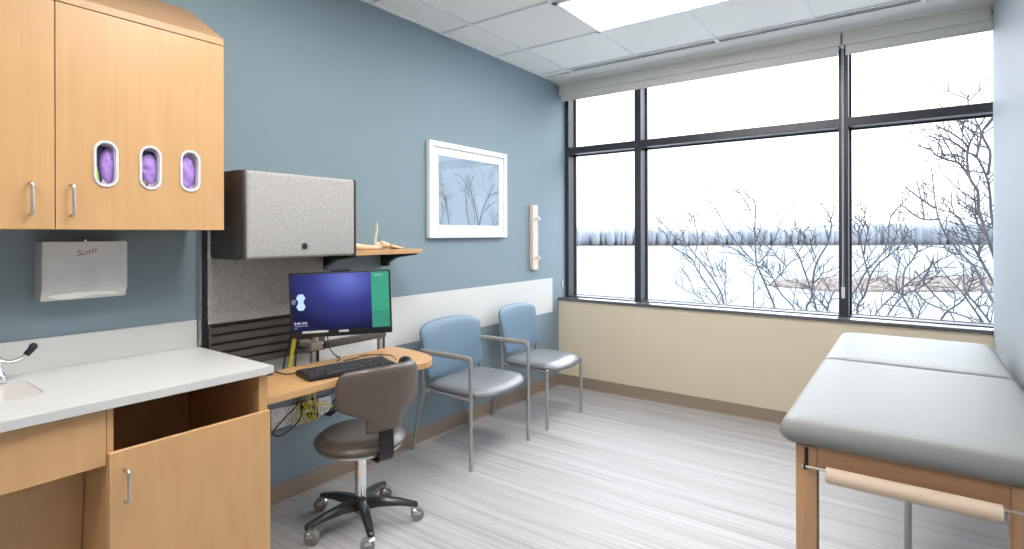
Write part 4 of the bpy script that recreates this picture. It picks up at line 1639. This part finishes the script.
# bare trees just outside; each traced limb gets its own depth, taper and side twigs
S1 = (645, 180, 4.067); S2 = (740, 180, 4.067); S3 = (845, 220, 5.229); S4 = (915, 220, 5.229); S5 = (890, 100, 4.392)
TREES = [
    (10.4, 738, .9, [
        (S1, 1.15, [(330, 600), (320, 500), (300, 440), (255, 370), (200, 300), (165, 255), (125, 235), (75, 180), (45, 150)]),
        (S1, 1.0, [(320, 600), (300, 500), (240, 410), (205, 350), (185, 315), (110, 270), (80, 215), (55, 195)]),
        (S1, .7, [(205, 295), (215, 240), (205, 180), (198, 145)]),
        (S1, .7, [(160, 250), (145, 200), (115, 155)]),
        (S1, .7, [(290, 600), (240, 495), (205, 465), (180, 400), (145, 355)]),
        (S1, .5, [(205, 465), (160, 445), (120, 415)]),
        (S1, .7, [(335, 600), (330, 500), (325, 430), (330, 380), (310, 360)]),
        (S1, .5, [(290, 400), (265, 340), (240, 285)]),
        (S1, .5, [(340, 560), (265, 490), (245, 460)]),
        (S1, .5, [(325, 430), (300, 370), (285, 335)]),
    ]),
    (11.6, 776, 1.0, [
        (S2, 1.3, [(160, 600), (140, 515), (110, 440), (75, 360), (65, 320), (60, 200), (62, 100), (30, 60), (0, 15)]),
        (S2, 1.0, [(70, 600), (55, 510), (57, 400), (68, 360)]),
        (S1, .9, [(440, 330), (385, 270), (330, 195), (290, 120), (255, 80)]),
        (S1, .9, [(430, 330), (370, 285), (330, 265), (280, 240)]),
        (S1, .6, [(445, 290), (410, 250), (380, 210)]),
        (S1, .6, [(440, 210), (400, 175), (350, 155)]),
        (S2, .9, [(75, 340), (120, 285), (150, 220), (175, 150), (230, 95)]),
        (S2, .8, [(115, 430), (160, 390), (205, 335), (260, 310), (290, 280)]),
        (S2, .5, [(75, 300), (90, 260), (105, 235)]),
        (S2, .5, [(62, 260), (80, 210), (85, 180)]),
        (S1, .45, [(450, 120), (430, 125), (405, 118)]),
    ]),
    (9.8, 812, 1.0, [
        (S2, 1.1, [(330, 600), (310, 525), (290, 450), (265, 380), (240, 310), (215, 270), (180, 200)]),
        (S2, 1.2, [(290, 600), (270, 520), (290, 480), (300, 380), (320, 320), (355, 260), (370, 200), (365, 150), (320, 85)]),
        (S2, .6, [(370, 160), (385, 110)]),
        (S2, .6, [(240, 290), (265, 240), (260, 210), (285, 190)]),
        (S2, .9, [(260, 600), (215, 515), (165, 460), (135, 400), (105, 345)]),
        (S2, .6, [(290, 440), (235, 420), (185, 405), (150, 370)]),
        (S2, .8, [(380, 600), (350, 525), (325, 495), (290, 455)]),
        (S2, .6, [(300, 420), (335, 380), (340, 345)]),
        (S2, .6, [(310, 320), (290, 270), (285, 240)]),
        (S2, .7, [(350, 600), (360, 510), (370, 480), (385, 450)]),
        (S2, .6, [(190, 350), (150, 310), (130, 280)]),
        (S2, .5, [(135, 400), (100, 370), (80, 350)]),
    ]),
    (10.8, 858, 1.0, [
        (S3, 1.3, [(70, 620), (65, 485), (70, 440), (105, 390), (130, 300), (175, 230), (225, 190), (275, 145), (310, 90), (335, 45)]),
        (S3, 1.2, [(0, 560), (25, 415), (60, 360), (110, 270), (165, 210), (205, 160), (225, 90), (235, 0), (262, -50), (300, -80), (340, -140)]),
        (S3, 1.0, [(130, 300), (100, 200), (75, 90), (40, 30)]),
        (S3, .9, [(100, 180), (110, 100), (120, 50), (105, 0), (108, -70)]),
        (S3, .6, [(225, 190), (250, 120), (280, 85)]),
        (S3, .6, [(30, 300), (60, 270), (120, 200), (165, 130)]),
        (S3, .5, [(78, 95), (95, 40), (110, 10)]),
        (S3, .5, [(20, 430), (70, 440), (100, 460)]),
    ]),
    (9.6, 906, 1.0, [
        (S3, 1.2, [(370, 620), (355, 505), (300, 400), (270, 355), (270, 290), (285, 210), (270, 150)]),
        (S3, .9, [(300, 395), (310, 270), (345, 220), (375, 165), (380, 120)]),
        (S3, .7, [(130, 560), (165, 485), (215, 430), (270, 380), (330, 330), (400, 280), (450, 240), (460, 215)]),
        (S3, .8, [(190, 600), (225, 495), (300, 400), (380, 360), (430, 330), (470, 290)]),
        (S3, .6, [(270, 355), (215, 325), (160, 290)]),
        (S4, .9, [(0, 265), (50, 330), (105, 395), (175, 470), (240, 600)]),
        (S4, .8, [(0, 370), (60, 430), (170, 475), (290, 520), (330, 600)]),
        (S4, .6, [(0, 350), (60, 280), (95, 200)]),
        (S4, .6, [(60, 310), (110, 290), (140, 262)]),
        (S4, .6, [(20, 560), (20, 490), (50, 430)]),
    ]),
    (10.2, 975, 1.0, [
        (S4, 1.1, [(60, 640), (140, 515), (180, 470), (250, 420), (290, 340), (305, 270)]),
        (S4, 1.0, [(390, 600), (350, 525), (290, 440), (240, 370), (190, 320), (135, 255)]),
        (S4, 1.0, [(430, 600), (385, 525), (310, 430), (260, 370), (255, 300), (255, 230)]),
        (S4, .6, [(310, 430), (350, 390), (365, 370)]),
        (S4, .5, [(330, 460), (350, 445), (375, 435)]),
        (S4, .5, [(200, 480), (210, 400), (195, 370)]),
        (S4, .5, [(285, 350), (300, 300), (290, 240)]),
    ]),
    (8.6, 1015, 1.2, [
        (S4, 1.5, [(560, 640), (440, 470), (400, 410), (350, 320), (310, 245), (240, 175), (165, 80), (130, 10), (110, -60), (98, -160), (85, -280)]),
        (S5, .9, [(215, 525), (150, 525), (100, 500), (50, 465), (5, 510)]),
        (S5, .9, [(195, 475), (130, 430), (70, 385)]),
        (S5, .7, [(150, 525), (140, 450), (118, 360)]),
        (S4, .6, [(230, 140), (195, 70)]),
        (S4, .7, [(240, 180), (190, 170), (115, 90)]),
        (S4, 1.0, [(470, 440), (400, 310), (340, 200), (290, 110), (240, 0), (190, -40), (180, -60)]),
        (S4, .9, [(480, 300), (400, 140), (370, 80), (330, 20), (300, -40), (220, -90)]),
        (S4, .8, [(440, 50), (370, 30), (330, -30), (290, -60), (210, -130)]),
        (S4, .5, [(335, 190), (340, 150), (320, 110)]),
    ]),
    (7.8, 1030, 1.0, [
        (S5, 1.2, [(470, 720), (410, 549), (390, 480), (385, 400), (350, 340), (340, 230), (370, 150), (415, 80), (450, 10)]),
        (S5, .9, [(350, 340), (305, 280), (250, 262), (200, 240), (170, 195)]),
        (S5, .8, [(340, 230), (270, 180), (200, 150)]),
        (S5, .8, [(345, 220), (330, 190), (270, 145), (215, 118)]),
        (S5, .6, [(330, 260), (290, 240), (240, 240)]),
        (S5, 1.05, [(500, 700), (448, 520), (440, 420), (425, 340), (380, 250), (340, 230)]),
        (S5, .9, [(430, 330), (440, 230), (405, 150), (440, 90), (480, 40)]),
        (S5, .8, [(380, 250), (400, 150), (375, 85)]),
        (S5, .6, [(375, 510), (375, 450), (370, 440)]),
        (S5, .5, [(425, 320), (460, 315)]),
        (S5, .5, [(345, 40), (342, 0), (345, -20)]),
    ]),
]
tlab = ['slender bare tree at the left of the wide middle pane', 'bare tree with the tallest tip in the wide middle pane', 'bare forked tree just left of the mullion with the hanging chain',
        'bare tree just right of the mullion with the hanging chain', 'low many-twigged bare tree at the centre of the right pane', 'thin bare sapling low in the right pane against the reeds',
        'bare tree with a thick arching limb crossing the right pane', 'tall bare tree touching the window transom by the right wall']


def build_tree(idx, X0, ubase, thick, limbs):
    rg = random.Random(100 + idx)
    bm = B()
    placed = []      # (px, py, X)
    base = at(ubase, 300, 'X', X0)
    base.z = -4.75
    trunk_top = None
    for (org, wgt, pts) in limbs:
        px = [(org[0] + a / org[2], org[1] + b / org[2]) for a, b in pts]
        # fine samples
        sp = smooth_path([(a, b, 0) for a, b in px], 5)
        start = sp[0]
        rooted = start.y > 322
        X = X0 + rg.uniform(-.25, .25)
        if placed:
            best = min(placed, key=lambda q_: (q_[0] - start.x) ** 2 + (q_[1] - start.y) ** 2)
            end = sp[-1]
            if (best[0] - start.x) ** 2 + (best[1] - start.y) ** 2 < 36:
                X = best[2]
        slope = rg.uniform(-.009, .009)
        P = []
        L = 0
        prev = None
        for s_ in sp:
            if prev is not None:
                L += (s_ - prev).length
            prev = s_
            xx = X + slope * L + .03 * math.sin(L * .12 + idx)
            P.append(at(s_.x, s_.y, 'X', xx))
            placed.append((s_.x, s_.y, xx))
        r0 = .0150 * wgt * (thick ** .5)
        r1 = .0075
        if rooted:
            # carry the limb on down to the ground, out of sight below the sill
            p0_ = P[0]
            t_ = (P[0] - P[1]).normalized()
            low = [base + Vector((rg.uniform(-.05, .05), rg.uniform(-.05, .05), 0)), base.lerp(p0_, .25) + Vector((0, 0, .6)), base.lerp(p0_, .7)]
            tail = smooth_path(low + [p0_], 5)[:-1]
            tube(bm, tail + [p0_], .055, 7, r2=r0 * 1.02)
        tube(bm, P, r0, 6, r2=r1)
        # side twigs and buds
        n = len(P)
        for i in range(2, n - 1):
            if rg.random() < .52:
                t_ = (P[i + 1] - P[i - 1]).normalized()
                side = rg.choice((-1, 1))
                ang = rg.uniform(.5, 1.1) * side
                d_ = Matrix.Rotation(ang, 3, 'X') @ t_
                d_.x += rg.uniform(-.4, .4)
                if d_.z < -.2:
                    continue
                d_.normalize()
                ln = rg.uniform(.05, .30) * (1 if rg.random() < .7 else 1.6)
                a = P[i]
                b_ = a + d_ * ln * .5 + Vector((0, rg.uniform(-.02, .02), .01))
                c_ = a + d_ * ln + Vector((0, 0, .05 * ln + rg.uniform(0, .03)))
                tube(bm, [a, b_, c_], .0070, 5, r2=.0052)
                blob(bm, c_, (.007, .007, .010), 0, 5)
                if ln > .2:
                    d2 = (Matrix.Rotation(-ang * .9, 3, 'X') @ d_)
                    e_ = b_ + d2 * ln * .45
                    tube(bm, [b_, e_], .0060, 5, r2=.0048)
                    blob(bm, e_, (.006, .006, .009), 0, 5)
        blob(bm, P[-1], (.008, .008, .012), 0, 5)
    o = finish('bare_tree', bm, M['bark'], angle=180)
    tag(o, tlab[idx], 'tree', 'bare trees outside the window')


for i, (X0, ub, th, limbs) in enumerate(TREES):
    build_tree(i, X0, ub, th, limbs)

# ================================================================== LIGHT
w = bpy.data.worlds.new('overcast_sky')
bpy.context.scene.world = w
w.use_nodes = True
nt = w.node_tree
bg = nt.nodes['Background']
tc = nt.nodes.new('ShaderNodeTexCoord')
sp = nt.nodes.new('ShaderNodeSeparateXYZ')
nt.links.new(tc.outputs['Generated'], sp.inputs[0])
cr = nt.nodes.new('ShaderNodeValToRGB')
cr.color_ramp.elements[0].position = 0
cr.color_ramp.elements[0].color = (.88, .93, 1.0, 1)
cr.color_ramp.elements[1].position = 1
cr.color_ramp.elements[1].color = (.80, .90, 1.0, 1)
nt.links.new(sp.outputs['Z'], cr.inputs['Fac'])
# overcast sky: brightest over the lake, dimmer overhead and behind the building
m1 = nt.nodes.new('ShaderNodeValToRGB')
m1.color_ramp.interpolation = 'EASE'
ee = m1.color_ramp.elements
ee[0].position = 0; ee[0].color = (.21, .21, .21, 1)
ee[1].position = 1; ee[1].color = (.55, .55, .55, 1)
for p_, v_ in ((.20, .25), (.45, .86), (.75, .72)):
    q_ = ee.new(p_); q_.color = (v_, v_, v_, 1)
nt.links.new(sp.outputs['Z'], m1.inputs['Fac'])
m2 = nt.nodes.new('ShaderNodeMapRange'); m2.interpolation_type = 'SMOOTHSTEP'
for k_, v_ in (('From Min', -.5), ('From Max', .35), ('To Min', .35), ('To Max', 1.0)):
    m2.inputs[k_].default_value = v_
nt.links.new(sp.outputs['X'], m2.inputs['Value'])
mm_ = nt.nodes.new('ShaderNodeMath'); mm_.operation = 'MULTIPLY'
nt.links.new(m1.outputs[0], mm_.inputs[0]); nt.links.new(m2.outputs[0], mm_.inputs[1])
vm = nt.nodes.new('ShaderNodeVectorMath'); vm.operation = 'SCALE'
nt.links.new(cr.outputs['Color'], vm.inputs[0]); nt.links.new(mm_.outputs[0], vm.inputs['Scale'])
nt.links.new(vm.outputs[0], bg.inputs['Color'])
bg.inputs['Strength'].default_value = 6.0

# light portal in the window opening (sampling aid for the sky light)
la = bpy.data.lights.new('window_portal', 'AREA')
la.shape = 'RECTANGLE'
la.size = 3.0
la.size_y = 1.86
la.cycles.is_portal = True
lo = bpy.data.objects.new('window_portal', la)
C.objects.link(lo)
lo.location = (GX + .20, (RY + WY) / 2, 1.73)
lo.rotation_euler = (PI / 2, 0, PI / 2)      # emits towards -X
lo['kind'] = 'helper'

# ================================================================== CAMERA
cd = bpy.data.cameras.new('camera')
cd.sensor_fit = 'HORIZONTAL'
cd.sensor_width = 36
cd.lens = F_PX / 1024 * 36
cd.shift_y = (HORIZON - 274.5) / 1024
cd.clip_end = 3000
cd.clip_start = .05
co = bpy.data.objects.new('camera', cd)
C.objects.link(co)
co.matrix_world = Matrix.Translation((0, 0, EYE)) @ Matrix.Rotation(YAW - PI / 2, 4, 'Z') @ Matrix.Rotation(PI / 2, 4, 'X') @ Matrix.Rotation(ROLL, 4, 'Z')
sc = bpy.context.scene
sc.camera = co
sc.view_settings.view_transform = 'Standard'
sc.view_settings.look = 'None'
sc.view_settings.exposure = 1.06
sc.view_settings.gamma = 1
sc.view_settings.use_curve_mapping = False
sc.cycles.use_denoising = True
sc.cycles.max_bounces = 10
sc.cycles.diffuse_bounces = 6
sc.cycles.transparent_max_bounces = 12
sc.cycles.sample_clamp_indirect = 6
